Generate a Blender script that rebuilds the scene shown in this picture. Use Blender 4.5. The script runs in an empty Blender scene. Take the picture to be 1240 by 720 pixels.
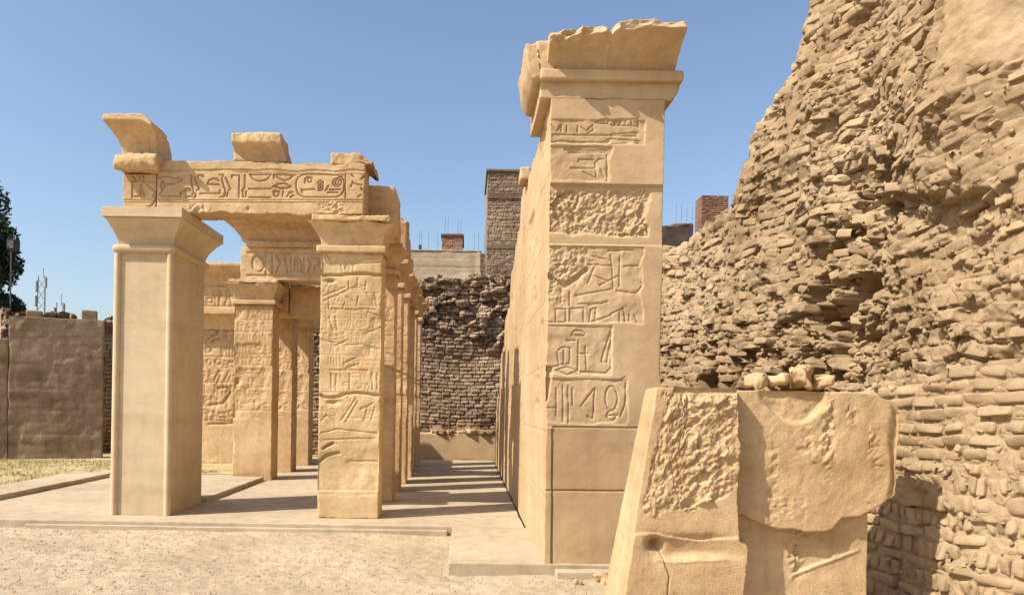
import bpy, math, random
import numpy as np

# ------------------------------------------------------------------ camera, sky, sun, exposure
SC = bpy.context.scene
COL = SC.collection
EYE = 1.5
cam = bpy.data.cameras.new('camera')
cam_o = bpy.data.objects.new('camera', cam)
COL.objects.link(cam_o)
SC.camera = cam_o
cam.sensor_width = 36.0
cam.lens = 27.0
cam.shift_x = 0.0452
cam.shift_y = 0.1032
cam.clip_start = 0.05
cam.clip_end = 3000
cam_o.location = (0, 0, EYE)
cam_o.rotation_euler = (math.radians(90), math.radians(-0.9), 0)

SUN_AZ = 27.0       # degrees in front of due left (towards the viewer)
SUN_EL = 46.0
w = bpy.data.worlds.new('World')
SC.world = w
w.use_nodes = True
nt = w.node_tree
bg = nt.nodes['Background']
sky = nt.nodes.new('ShaderNodeTexSky')
sky.sky_type = 'NISHITA'
sky.sun_disc = False
sky.sun_elevation = math.radians(SUN_EL)
sky.sun_rotation = math.radians(270 - SUN_AZ)
sky.air_density = 1.0
sky.dust_density = 1.9
sky.ozone_density = 1.5
nt.links.new(sky.outputs[0], bg.inputs[0])
bg.inputs[1].default_value = 0.13
sl = bpy.data.lights.new('sun', 'SUN')
sl.energy = 5.0
sl.angle = math.radians(0.53)
sl.color = (1.0, 0.93, 0.82)
so = bpy.data.objects.new('sun', sl)
COL.objects.link(so)
so.location = (-20, -10, 25)
so.rotation_euler = (math.radians(90 - SUN_EL), 0, math.radians(-90 + SUN_AZ))
SC.view_settings.view_transform = 'Standard'
SC.view_settings.look = 'None'
SC.view_settings.gamma = 1.0
SC.view_settings.exposure = 0.55
SC.cycles.use_denoising = True

# ------------------------------------------------------------------ numeric helpers
def at(u, v, Y):
    """photo pixel at depth Y -> (X, Z) in metres"""
    du, dv, r = u - 564, v - 488, 0.0157
    return (du + r * dv) / 930 * Y, EYE - (dv - r * du) / 930 * Y

def hsh(ix, iy, iz, s=0):
    h = (ix.astype(np.int64) * 374761393 + iy.astype(np.int64) * 668265263 + iz.astype(np.int64) * 2147483647 + s * 974634777) & 0xffffffff
    h = ((h ^ (h >> 13)) * 1274126177) & 0xffffffff
    h = ((h ^ (h >> 15)) * 2246822519) & 0xffffffff
    h = h ^ (h >> 16)
    return (h & 0xffffff) / float(0xffffff)

def vnoise(x, y, z, s=0):
    fx, fy, fz = np.floor(x), np.floor(y), np.floor(z)
    ix, iy, iz = fx.astype(np.int64), fy.astype(np.int64), fz.astype(np.int64)
    x, y, z = x - fx, y - fy, z - fz
    x, y, z = [t * t * t * (t * (t * 6 - 15) + 10) for t in (x, y, z)]
    def l(a, b, t): return a + (b - a) * t
    c = [[[hsh(ix + i, iy + j, iz + k, s) for k in (0, 1)] for j in (0, 1)] for i in (0, 1)]
    return l(l(l(c[0][0][0], c[1][0][0], x), l(c[0][1][0], c[1][1][0], x), y),
             l(l(c[0][0][1], c[1][0][1], x), l(c[0][1][1], c[1][1][1], x), y), z) * 2 - 1

def fbm(x, y, z, sc=1.0, oc=4, s=0, gain=0.5):
    o = 0; a = 1.0; n = 0
    for k in range(oc):
        f = sc * 2.03 ** k
        o = o + a * vnoise(x * f + 17.3 * k, y * f + 5.1 * k, z * f + 9.7 * k, s + k)
        n += a; a *= gain
    return o / n * 1.6

def sst(a, b, x):
    t = np.clip((x - a) / (b - a), 0, 1)
    return t * t * (3 - 2 * t)

def cells(x, y, sc, s=0, full=False):
    """worley F1, F2 and cell random value in 2D (and the offset from the cell's centre)"""
    x = x * sc; y = y * sc
    fx, fy = np.floor(x), np.floor(y)
    best = np.full(x.shape, 9.0); val = np.zeros(x.shape); sec = np.full(x.shape, 9.0)
    ddx = np.zeros(x.shape); ddy = np.zeros(x.shape)
    z0 = np.zeros(x.shape)
    for i in (-1, 0, 1):
        for j in (-1, 0, 1):
            cx, cy = fx + i, fy + j
            px = cx + hsh(cx, cy, z0, s); py = cy + hsh(cx, cy, z0, s + 7)
            d = np.hypot(x - px, y - py)
            r = hsh(cx, cy, z0, s + 13)
            m = d < best
            sec = np.where(m, best, np.minimum(sec, d))
            val = np.where(m, r, val); best = np.where(m, d, best)
            ddx = np.where(m, x - px, ddx); ddy = np.where(m, y - py, ddy)
    return (best, sec, val, ddx, ddy) if full else (best, sec, val)

def mesh_np(name, V, F, mat=None, parent=None, smooth=True, origin=None, attrs=None):
    """link ONE mesh object; V is in world metres, origin is where the object's own origin goes"""
    V = np.asarray(V, dtype=np.float64); F = np.asarray(F, dtype=np.int32)
    if parent is not None:
        off = np.array(ABS[parent.name])
    else:
        off = np.array(origin if origin is not None else ((V[:, 0].min() + V[:, 0].max()) / 2, (V[:, 1].min() + V[:, 1].max()) / 2, V[:, 2].min()))
    k = F.shape[1]
    me = bpy.data.meshes.new(name)
    me.vertices.add(len(V)); me.loops.add(F.size); me.polygons.add(len(F))
    me.vertices.foreach_set('co', (V - off).astype(np.float32).ravel())
    me.polygons.foreach_set('loop_start', np.arange(0, F.size, k, dtype=np.int32))
    me.loops.foreach_set('vertex_index', F.ravel())
    me.update(calc_edges=True)
    me.polygons.foreach_set('use_smooth', np.full(len(F), bool(smooth)))
    for an, av in (attrs or {}).items():
        at_ = me.attributes.new(an, 'FLOAT', 'POINT')
        at_.data.foreach_set('value', np.asarray(av, dtype=np.float32))
    if mat: me.materials.append(mat)
    o = bpy.data.objects.new(name, me)
    COL.objects.link(o)
    if parent is not None:
        o.parent = parent
        ABS[o.name] = ABS[parent.name]
    else:
        o.location = off
        ABS[o.name] = tuple(off)
    return o

ABS = {}

def thing(name, label, cat, loc, group=None):
    o = bpy.data.objects.new(name, None)
    o.empty_display_size = 0.3
    COL.objects.link(o)
    o.location = loc
    ABS[o.name] = tuple(loc)
    return tag(o, label, cat, group)

def tag(o, label=None, cat=None, group=None, kind=None):
    if label: o['label'] = label
    if cat: o['category'] = cat
    if group: o['group'] = group
    if kind: o['kind'] = kind
    return o

def copy_thing(root, loc, label, group=None):
    r = root.copy(); COL.objects.link(r); r.location = loc
    ABS[r.name] = tuple(loc)
    r['label'] = label
    if group: r['group'] = group
    for ch in list(root.children):
        c = ch.copy(); COL.objects.link(c); c.parent = r
        for g in list(ch.children):
            d = g.copy(); COL.objects.link(d); d.parent = c
    return r

def axis_pts(a, b, res, r):
    L = b - a
    e = min(r, L * 0.3)
    ins = [0, .3 * e, .65 * e, e]
    n = max(1, int(round((L - 2 * e) / res)))
    mid = list(np.linspace(a + e, b - e, n + 1))
    return np.array([a + t for t in ins[:-1]] + mid + [b - t for t in reversed(ins[:-1])])

def stone(name, box, res, mat, parent=None, chip=0.02, rough=0.004, front=None, left=None, warp=None, seed=0,
          rsc=2.5, origin=None, attrs=None, chipvar=1.0, raw=False):
    """weathered block: rounded and chipped edges, noisy faces, optional carved front (towards -Y) and left (towards -X) faces"""
    x0, x1, y0, y1, z0, z1 = box
    if not isinstance(res, (tuple, list)): res = (res,) * 3
    hm = min(x1 - x0, y1 - y0, z1 - z0) / 2
    ax = [axis_pts(x0, x1, res[0], chip), axis_pts(y0, y1, res[1], chip), axis_pts(z0, z1, res[2], chip)]
    n = [len(a) for a in ax]
    N = n[0] * n[1] * n[2]
    idx = lambda i, j, k: (i * n[1] + j) * n[2] + k
    I, J, K = np.arange(n[0]), np.arange(n[1]), np.arange(n[2])
    quads = []
    def grid(fn, A, B, flip):
        a, b = np.meshgrid(A[:-1], B[:-1], indexing='ij')
        q = np.stack([fn(a, b), fn(a + 1, b), fn(a + 1, b + 1), fn(a, b + 1)], -1).reshape(-1, 4)
        quads.append(q[:, ::-1] if flip else q)
    grid(lambda a, b: idx(a, 0 * a, b), I, K, False)
    grid(lambda a, b: idx(a, 0 * a + n[1] - 1, b), I, K, True)
    grid(lambda a, b: idx(0 * a, a, b), J, K, True)
    grid(lambda a, b: idx(0 * a + n[0] - 1, a, b), J, K, False)
    grid(lambda a, b: idx(a, b, 0 * a), I, J, True)
    grid(lambda a, b: idx(a, b, 0 * a + n[2] - 1), I, J, False)
    Q = np.concatenate(quads)
    used, inv = np.unique(Q, return_inverse=True)
    Q = inv.reshape(-1, 4)
    i = used // (n[1] * n[2]); j = (used // n[2]) % n[1]; k = used % n[2]
    X, Y, Z = ax[0][i], ax[1][j], ax[2][k]
    ox, oy = X.copy(), Z.copy()
    r = chip * (0.35 + chipvar * np.clip(fbm(X, Y, Z, 3.1, 4, seed + 3), 0, 1.2) + 0.35 * chipvar * np.clip(fbm(X, Y, Z, 16, 2, seed + 5), 0, 1))
    r = np.minimum(r, hm * 0.96)
    qx, qy, qz = np.clip(X, x0 + r, x1 - r), np.clip(Y, y0 + r, y1 - r), np.clip(Z, z0 + r, z1 - r)
    dx, dy, dz = X - qx, Y - qy, Z - qz
    L = np.sqrt(dx * dx + dy * dy + dz * dz) + 1e-9
    dx, dy, dz = dx / L, dy / L, dz / L
    d = rough * (fbm(X, Y, Z, rsc, 5, seed) + 0.35 * fbm(X, Y, Z, rsc * 9, 3, seed + 11))
    rr = r + d
    PX, PY, PZ = qx + dx * rr, qy + dy * rr, qz + dz * rr
    if front is not None:
        m = j == 0
        f = front(ox[m], oy[m])
        PY[m] -= f * np.clip(-dy[m], 0, 1)
    if left is not None:
        m = i == 0
        PX[m] -= left(Y[m], oy[m]) * np.clip(-dx[m], 0, 1)
    if warp is not None:
        PX, PY, PZ = warp(PX, PY, PZ)
    at_ = {k_: fn(ox, oy, j) for k_, fn in (attrs or {}).items()}
    V = np.stack([PX, PY, PZ], -1)
    if raw: return V, Q
    return mesh_np(name, V, Q, mat, parent, True, origin, at_)

def seg_dist(u, v, a, b):
    ax_, ay = a; bx, by = b
    dx, dy = bx - ax_, by - ay
    l2 = dx * dx + dy * dy + 1e-12
    t = np.clip(((u - ax_) * dx + (v - ay) * dy) / l2, 0, 1)
    return np.hypot(u - ax_ - t * dx, v - ay - t * dy)

def carve(u, v, strokes, wd, depth):
    """incised lines: strokes are polylines (metres); returns the groove depth at each (u, v)"""
    out = np.zeros(u.shape)
    for s in strokes:
        for a, b in zip(s[:-1], s[1:]):
            m = np.nonzero((u > min(a[0], b[0]) - wd) & (u < max(a[0], b[0]) + wd) & (v > min(a[1], b[1]) - wd) & (v < max(a[1], b[1]) + wd))[0]
            if len(m) == 0: continue
            d = seg_dist(u[m], v[m], a, b)
            out[m] = np.maximum(out[m], depth * (1 - sst(wd * 0.45, wd, d)))
    return out

def pxs(strokes, ox, oy, sc, Y):
    return [[at(ox + x / sc, oy + y / sc, Y) for x, y in s] for s in strokes]

def circ(cx, cy, r, ry=None, n=14):
    ry = ry or r
    return [(cx + r * math.cos(2 * math.pi * k / n), cy + ry * math.sin(2 * math.pi * k / n)) for k in range(n + 1)]

def glyph_rows(rng, x0, x1, z0, z1, rowh, dens=1.0):
    """worn carved signs in registers"""
    S = []
    z = z1
    while z - rowh > z0 - 1e-6:
        zb = z - rowh
        if rng.random() < 0.8: S.append([(x0, zb + rng.uniform(-.01, .01)), ((x0 + x1) / 2, zb), (x1, zb + rng.uniform(-.01, .01))])
        x = x0 + 0.02
        while x < x1 - 0.05:
            wd = rowh * rng.uniform(0.3, 0.75)
            if x + wd > x1: break
            if rng.random() < dens:
                def p(a, b): return (x + a * wd, zb + rowh * (0.1 + 0.8 * b))
                k = rng.randrange(9)
                if k == 0: S.append([p(*q) for q in [(.5, 0), (.5, 1), (.2, .8), (.5, .6)]])
                elif k == 1: S.append([p(.5 + .4 * math.cos(t), .6 + .3 * math.sin(t)) for t in np.linspace(0, 6.28, 10)])
                elif k == 2: S.append([p(*q) for q in [(.1, .1), (.2, .6), (.5, .9), (.7, .7), (.6, .4), (1, .2)]]); S.append([p(.5, .35), p(.5, 0)])
                elif k == 3: S.append([p(*q) for q in [(0, .1), (1, .1), (1, .4), (0, .4), (0, .1)]]); S.append([p(.2, .7), p(.8, .7)])
                elif k == 4: S.append([p(*q) for q in [(0, .5), (.2, .7), (.4, .5), (.6, .7), (.8, .5), (1, .7)]]); S.append([p(0, .2), p(1, .2)])
                elif k == 5: S.append([p(*q) for q in [(0, .6), (.2, .9), (.8, .9), (1, .6), (0, .6)]]); S.append([p(.2, 0), p(.2, .5)]); S.append([p(.7, 0), p(.7, .45)])
                elif k == 6: S.append([p(*q) for q in [(.2, 0), (.4, .5), (.3, .8), (.5, 1), (.7, .8), (.6, .5), (.8, 0)]]); S.append([p(.6, .55), p(1, .7)])
                elif k == 7: S.append([p(*q) for q in [(.1, 0), (.1, 1)]]); S.append([p(.5, 0), p(.5, 1)]); S.append([p(.9, 0), p(.9, .8)])
                else: S.append([p(*q) for q in [(0, 0), (.6, 1), (.9, .8)]]); S.append([p(.5, 0), p(.8, .6)])
            x += wd * 1.2
        z = zb
    return S

def pitted(u, v, amp, s, sc=1.0):
    """hacked and weathered stone: slanting chipped facets at several sizes, deeper here and shallower there"""
    p, q = u * .80 + v * .60, v * .80 - u * .60
    out = 0
    for k, (f, wgt, asp) in enumerate(((8, .62, 1.9), (17, .45, 1.6), (37, .22, 1.2))):
        f = f * sc ** .5
        n1, n2 = fbm(u, v, 0 * u, f * .7, 3, s + 3 * k), fbm(u, v, 0 * u + 9, f * .7, 3, s + 5 + 3 * k)
        c, c2, r, dx, dy = cells(p / asp + n1 * .35 / f, q * asp ** .4 + n2 * .35 / f, f, s + 40 * k, True)
        gx, gy = (r * 57) % 1 - .5, (r * 131) % 1 - .5
        out = out + wgt * (1.7 * (dx * gx + dy * gy) + .75 * (r - .5))
    body = .45 + .75 * sst(-.45, .5, fbm(u, v, 0 * u + 4, 2.6, 3, s + 77))
    return amp * (-.45 + 1.5 * body * out + .45 * fbm(u, v, 0 * u, 30, 3, s + 99))

# ------------------------------------------------------------------ materials
def mat_base(name):
    m = bpy.data.materials.new(name); m.use_nodes = True
    return m, m.node_tree, m.node_tree.nodes['Principled BSDF']

def N(nt, typ, **kw):
    n = nt.nodes.new(typ)
    for k, v in kw.items(): setattr(n, k, v)
    return n

def noise_node(nt, pos, scale, detail=4, rough=0.55):
    n = N(nt, 'ShaderNodeTexNoise')
    n.inputs['Scale'].default_value = scale; n.inputs['Detail'].default_value = detail; n.inputs['Roughness'].default_value = rough
    nt.links.new(pos, n.inputs['Vector'])
    return n.outputs['Fac']

def ramp(nt, fac, stops):
    r = N(nt, 'ShaderNodeValToRGB')
    els = r.color_ramp.elements
    while len(els) < len(stops): els.new(0.5)
    for e, (p, c) in zip(els, stops):
        e.position = p; e.color = (*c, 1)
    nt.links.new(fac, r.inputs[0])
    return r.outputs[0]

def mix(nt, a, b, fac, mode='MIX'):
    m = N(nt, 'ShaderNodeMix', data_type='RGBA', blend_type=mode)
    if isinstance(fac, (int, float)): m.inputs[0].default_value = fac
    else: nt.links.new(fac, m.inputs[0])
    for sck, val in ((6, a), (7, b)):
        if isinstance(val, (tuple, list)): m.inputs[sck].default_value = (*val, 1)
        else: nt.links.new(val, m.inputs[sck])
    return m.outputs[2]

def earthy(name, c1, c2, c3, s1=0.9, s2=7.0, grain=90, bump=0.006, bscale=30, rough=0.95, tone=None, stain=None, streak=0.0, bands=0.0, blot=0.75, vary=0.0):
    """stone, mud or plaster: large patches, blotches, grain; optional per-vertex brick tone and pigment"""
    m, nt, bs = mat_base(name)
    pos = N(nt, 'ShaderNodeNewGeometry').outputs['Position']
    big = noise_node(nt, pos, s1, 5, 0.6)
    col = ramp(nt, big, [(0.36, c1), (0.52, c2), (0.68, c3)])
    med = noise_node(nt, pos, s2, 6, 0.65)
    col = mix(nt, col, ramp(nt, med, [(0.3, (0.72, 0.70, 0.66)), (0.5, (1, 1, 1)), (0.72, (1.16, 1.15, 1.13))]), blot, 'MULTIPLY')
    gr = noise_node(nt, pos, grain, 3, 0.7)
    col = mix(nt, col, ramp(nt, gr, [(0.3, (0.78, 0.77, 0.75)), (0.55, (1.03, 1.03, 1.03)), (0.75, (1.15, 1.15, 1.15))]), 0.6, 'MULTIPLY')
    if streak:
        mp = N(nt, 'ShaderNodeMapping'); mp.inputs['Scale'].default_value = (5, 5, 0.5)
        nt.links.new(pos, mp.inputs[0])
        st = noise_node(nt, mp.outputs[0], 1.4, 5, 0.6)
        col = mix(nt, col, ramp(nt, st, [(0.38, (0.74, 0.70, 0.64)), (0.55, (1, 1, 1))]), streak, 'MULTIPLY')
    if bands:
        mp = N(nt, 'ShaderNodeMapping'); mp.inputs['Scale'].default_value = (0.35, 0.35, 5)
        nt.links.new(pos, mp.inputs[0])
        st = noise_node(nt, mp.outputs[0], 1.0, 4, 0.55)
        col = mix(nt, col, ramp(nt, st, [(0.35, (0.80, 0.74, 0.66)), (0.5, (1, 1, 1)), (0.66, (1.1, 1.1, 1.08))]), bands, 'MULTIPLY')
    if vary:
        oi = N(nt, 'ShaderNodeObjectInfo')
        col = mix(nt, col, ramp(nt, oi.outputs['Random'], [(0.0, (.84, .79, .74)), (0.35, (1, .97, .93)), (0.7, (1.03, 1.03, 1.04)), (1.0, (1.0, .90, .80))]), vary, 'MULTIPLY')
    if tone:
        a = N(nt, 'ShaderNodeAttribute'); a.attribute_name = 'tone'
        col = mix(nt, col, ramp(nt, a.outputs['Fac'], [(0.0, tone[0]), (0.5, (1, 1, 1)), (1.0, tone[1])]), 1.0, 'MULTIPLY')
    if stain:
        a = N(nt, 'ShaderNodeAttribute'); a.attribute_name = 'stain'
        col = mix(nt, col, stain, a.outputs['Fac'])
    nt.links.new(col, bs.inputs['Base Color'])
    bs.inputs['Roughness'].default_value = rough
    bs.inputs['Specular IOR Level'].default_value = 0.15
    bp = N(nt, 'ShaderNodeBump'); bp.inputs['Distance'].default_value = bump; bp.inputs['Strength'].default_value = 0.8
    nt.links.new(noise_node(nt, pos, bscale, 8, 0.7), bp.inputs['Height'])
    nt.links.new(bp.outputs[0], bs.inputs['Normal'])
    return m

SAND = earthy('old_sandstone', (.48, .33, .178), (.545, .385, .216), (.595, .442, .262), 1.3, 14, 120, .010, 70, streak=.35, bands=.5, blot=.6, vary=.55)
SANDP = earthy('painted_sandstone', (.48, .34, .18), (.535, .388, .21), (.585, .44, .25), 1.3, 14, 120, .007, 70, streak=.25, bands=.4, blot=.5, stain=(.50, .20, .09))
REST = earthy('restored_sandstone', (.49, .382, .235), (.535, .42, .265), (.565, .452, .292), 0.9, 6, 140, .002, 90, streak=.2, bands=.3, blot=.3)
WALLS = earthy('wall_sandstone', (.43, .30, .168), (.475, .338, .195), (.51, .38, .23), 0.9, 6, 140, .003, 90, streak=.25, bands=.3, blot=.35, tone=((.80, .76, .72), (1.12, 1.13, 1.14)))
PAVE = earthy('pale_paving', (.36, .288, .198), (.405, .326, .222), (.44, .36, .252), 0.6, 5, 120, .003, 45)
MUD = earthy('mudbrick', (.285, .198, .11), (.335, .24, .14), (.39, .288, .175), 0.6, 8, 90, .010, 60, tone=((.60, .57, .54), (1.22, 1.2, 1.18)))
MUDD = earthy('weathered_dark_mudbrick', (.25, .18, .118), (.315, .23, .157), (.38, .285, .20), 0.6, 5, 30, .02, 18, tone=((.65, .64, .62), (1.25, 1.22, 1.2)))
GREYW = earthy('grey_mud_plaster', (.23, .166, .11), (.28, .206, .14), (.33, .247, .172), 0.8, 5, 40, .010, 30, bands=.8, streak=.5)
GRAV = earthy('gravel_ground', (.36, .28, .182), (.43, .342, .228), (.49, .40, .278), 0.7, 9, 75, .012, 70)
PEB = earthy('pebbles', (.30, .235, .165), (.39, .31, .22), (.50, .41, .305), 14, 30, 90, .002, 60)
SOIL = earthy('dry_soil', (.36, .28, .13), (.44, .34, .18), (.50, .39, .23), 1.1, 6, 50, .02, 30)
CONC = earthy('sandy_render', (.36, .285, .20), (.41, .33, .235), (.45, .37, .27), 0.6, 3, 30, .01, 14, bands=.6)
BRIK = earthy('red_brick', (.20, .115, .075), (.255, .15, .098), (.31, .19, .125), 0.8, 5, 30, .01, 14, tone=((.7, .68, .66), (1.2, 1.2, 1.2)))
BRKG = earthy('brown_brick', (.195, .138, .093), (.24, .172, .117), (.285, .208, .145), 0.5, 4, 30, .01, 12, tone=((.65, .64, .62), (1.25, 1.22, 1.2)))
DARKB = earthy('dark_render', (.05, .038, .033), (.07, .052, .045), (.10, .075, .062), 0.5, 3, 20, .01, 10)
METAL = earthy('weathered_metal', (.16, .16, .16), (.22, .22, .22), (.28, .28, .28), 2, 8, 30, .001, 20, rough=.6)
WOOD = earthy('weathered_wood', (.13, .09, .055), (.18, .125, .08), (.23, .165, .105), 3, 12, 60, .003, 40)
BARK = earthy('bark', (.07, .05, .035), (.10, .075, .05), (.14, .10, .07), 2, 10, 50, .02, 20)

def leafmat(name, c1, c2):
    m, nt, bs = mat_base(name)
    a = N(nt, 'ShaderNodeAttribute'); a.attribute_name = 'tone'
    nt.links.new(ramp(nt, a.outputs['Fac'], [(0, c1), (1, c2)]), bs.inputs['Base Color'])
    bs.inputs['Roughness'].default_value = 0.6
    bs.inputs['Specular IOR Level'].default_value = 0.25
    return m
LEAF = leafmat('leaves', (.012, .026, .012), (.045, .075, .03))
LEAFB = leafmat('brownish_leaves', (.03, .03, .018), (.07, .065, .035))
GRASS = leafmat('dry_grass_blades', (.30, .24, .09), (.20, .22, .06))

# ------------------------------------------------------------------ ground, paving
def sheet(name, xs, ys, zf, mat, kind='structure', attrs=None):
    X, Y = np.meshgrid(xs, ys, indexing='ij')
    Z = zf(X, Y)
    n, m = X.shape
    a, b = np.meshgrid(np.arange(n - 1), np.arange(m - 1), indexing='ij')
    F = np.stack([a * m + b, (a + 1) * m + b, (a + 1) * m + b + 1, a * m + b + 1], -1).reshape(-1, 4)
    o = mesh_np(name, np.stack([X.ravel(), Y.ravel(), Z.ravel()], -1), F, mat, None, True, (0, 0, -0.1), attrs)
    o['kind'] = kind
    return o

def spread(knots):
    out = [knots[0][0]]
    for (a, _), (b, n) in zip(knots[:-1], knots[1:]):
        out += list(np.linspace(a, b, n + 1)[1:])
    return np.array(out)

def gz(X, Y):
    near = sst(1.5, 5, Y) * (1 - sst(9.2, 9.4, Y))
    return -0.1 + near * (0.018 * fbm(X, Y, 0 * X, 1.7, 3, 5) + 0.009 * fbm(X, Y, 0 * X, 9, 3, 8)) + 0.01 * fbm(X, Y, 0 * X, .5, 2, 4)
sheet('ground', spread([(-1500, 0), (-60, 6), (-9, 10), (-7, 20), (2.2, 420), (4, 20), (60, 10), (1500, 6)]),
      spread([(-300, 0), (-10, 5), (5.0, 30), (9.5, 220), (20, 20), (60, 8), (2500, 6)]), gz, GRAV)

def soil_z(X, Y): return -0.085 + 0.012 * fbm(X, Y, 0 * X, 1.6, 3, 21)
sheet('dry_soil', spread([(-24, 0), (-7.42, 120)]), spread([(10.6, 0), (26, 100)]), soil_z, SOIL)
sheet('dry_soil', spread([(-6.6, 0), (-4.4, 30)]), spread([(15.4, 0), (19, 30)]), lambda X, Y: soil_z(X, Y) + .09, SOIL)

def pave(name, box, seed, **k):
    o = stone(name, box, (.12, .12, .05), PAVE, None, .018, .003, seed=seed, **k)
    return tag(o, kind='structure')
pave('platform', (-6.69, .74, 9.38, 20.3, -.35, .0), 2)
pave('platform_slab', (-.14, 2.05, 7.24, 9.375, -.35, -.002), 3)
pave('platform_kerb', (-5.32, -.2, 9.30, 9.372, -.35, -.045), 4)
pave('platform_slab', (-12.5, -6.1, 9.78, 10.55, -.35, -.015), 6)
tag(stone('kerb_strip', (-7.45, -6.7, 10.6, 14.5, -.35, .075), (.1, .1, .05), PAVE, None, .02, .004, seed=8), kind='structure')
tag(stone('kerb_strip', (-4.44, -3.74, 11.15, 14.32, -.2, .075), (.1, .1, .05), PAVE, None, .02, .004, seed=9), kind='structure')
tag(stone('paving_edge_block', (.86, 1.5, 7.08, 7.225, -.3, -.035), .04, PAVE, None, .02, .005, seed=10),
    'pale narrow paving block lying at the foot of the tall wall end', 'paving block')

# gravel: thousands of pebbles as one mass
rng = np.random.default_rng(3)
def pebbles(n, x0, x1, y0, y1, smin, smax, zf, seed):
    r = np.random.default_rng(seed)
    base = np.array([(1, 0, 0), (-1, 0, 0), (0, 1, 0), (0, -1, 0), (0, 0, 1), (0, 0, -1)], float)
    fac = np.array([(0, 2, 4), (2, 1, 4), (1, 3, 4), (3, 0, 4), (2, 0, 5), (1, 2, 5), (3, 1, 5), (0, 3, 5)])
    x = r.uniform(x0, x1, n); y = y0 + (y1 - y0) * r.random(n) ** 1.0
    s = smin + (smax - smin) * r.random(n) ** 3.2
    ang = r.uniform(0, 6.28, n)
    B = base[None] * (1 + r.uniform(-.35, .35, (n, 6, 1)))
    B = B * np.stack([s, s * r.uniform(.6, 1, n), s * r.uniform(.45, .8, n)], -1)[:, None]
    c, si = np.cos(ang)[:, None], np.sin(ang)[:, None]
    Vx = B[..., 0] * c - B[..., 1] * si + x[:, None]
    Vy = B[..., 0] * si + B[..., 1] * c + y[:, None]
    Vz = B[..., 2] + zf(x, y)[:, None] + (s * .2)[:, None]
    V = np.stack([Vx, Vy, Vz], -1).reshape(-1, 3)
    F = (fac[None] + (np.arange(n) * 6)[:, None, None]).reshape(-1, 3)
    return V, F
V1, F1 = pebbles(26000, -6.8, 1.2, 5.2, 9.36, .003, .014, gz, 5)
V2, F2 = pebbles(160, -6.8, 1.2, 5.2, 9.3, .010, .024, gz, 15)
V1, F1 = np.concatenate([V1, V2]), np.concatenate([F1, F2 + len(V1)])
m_ = ~((V1[F1[:, 0], 0] > -.16) & (V1[F1[:, 0], 1] > 7.2))
tag(mesh_np('gravel', V1, F1[m_], PEB, None, False, (-3, 7, -.1)), kind='stuff')

# dry grass tufts
def blades(n, x0, x1, y0, y1, h0, h1, zf, seed):
    r = np.random.default_rng(seed)
    x = r.uniform(x0, x1, n); y = r.uniform(y0, y1, n)
    keep = vnoise(x * .9, y * .9, 0 * x, 4) + .6 * vnoise(x * 3, y * 3, 0 * x, 9) > -.15
    x, y = x[keep], y[keep]; n = len(x)
    a = r.uniform(0, 6.28, n); h = r.uniform(h0, h1, n); ww = .007
    lean = r.uniform(.2, 1.0, n) * h; b = r.uniform(0, 6.28, n)
    z = zf(x, y)
    P0 = np.stack([x - ww * np.cos(a), y - ww * np.sin(a), z], -1)
    P1 = np.stack([x + ww * np.cos(a), y + ww * np.sin(a), z], -1)
    P2 = np.stack([x + lean * np.cos(b), y + lean * np.sin(b), z + h], -1)
    V = np.stack([P0, P1, P2], 1).reshape(-1, 3)
    return V, np.arange(3 * n).reshape(-1, 3), np.repeat(r.random(n), 3)
gv, gf, gt = blades(16000, -16, -7.6, 11.5, 19.2, .02, .08, soil_z, 5)
tag(mesh_np('dry_grass', gv, gf, GRASS, None, False, (-11, 15, -.09), {'tone': gt}), kind='stuff')
gv, gf, gt = blades(2500, -6.5, -4.5, 15.5, 17.9, .02, .07, lambda x, y: soil_z(x, y) + .09, 6)
tag(mesh_np('dry_grass', gv, gf, GRASS, None, False, (-5.5, 16.7, 0), {'tone': gt}), kind='stuff')

# ------------------------------------------------------------------ mudbrick surfaces
def bricks(a, h, bw, bh, seed, gap=.014, missing=.06, jit=.5):
    """relief of weathered bricks over (a = along, h = height): depth, tone"""
    row = np.floor(h / bh)
    z0 = np.zeros(a.shape)
    off = hsh(row, z0, z0, seed) * jit + (row % 2) * .5
    f = a / bw + off + .22 * vnoise(a * .9 / bw, row * 3.7, z0, seed + 9)
    col = np.floor(f)
    fx = (f - col) * bw; fz = h - row * bh
    ex = np.minimum(fx, bw - fx); e = np.minimum(ex * .75, np.minimum(fz, bh - fz))
    r1 = hsh(row, col, z0, seed + 1); r2 = hsh(row, col, z0, seed + 2); r3 = hsh(row, col, z0, seed + 3)
    prof = .45 * sst(0, gap * 1.4, e) + .55 * np.sqrt(np.clip(e / (bh * .36), 0, 1))
    tilt = (fx / bw - .5) * (r2 - .5) + (fz / bh - .5) * (r3 - .5)
    d = prof * (1 + 1.5 * (r1 - .5) + 1.3 * tilt)
    d = np.where(r3 < missing, d * .1 - 1.1 * prof, d)
    d = d - 1.1 * (1 - sst(gap * .1, gap * .9, e)) * (.45 + .9 * r2)
    joint_shade = 1 - sst(gap * .2, gap * 1.3, e)  # shade inside the joints, painted into the tone as darkening
    return d, np.clip(.56 + .8 * (r2 - .5) - .55 * joint_shade, 0, 1)

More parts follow.
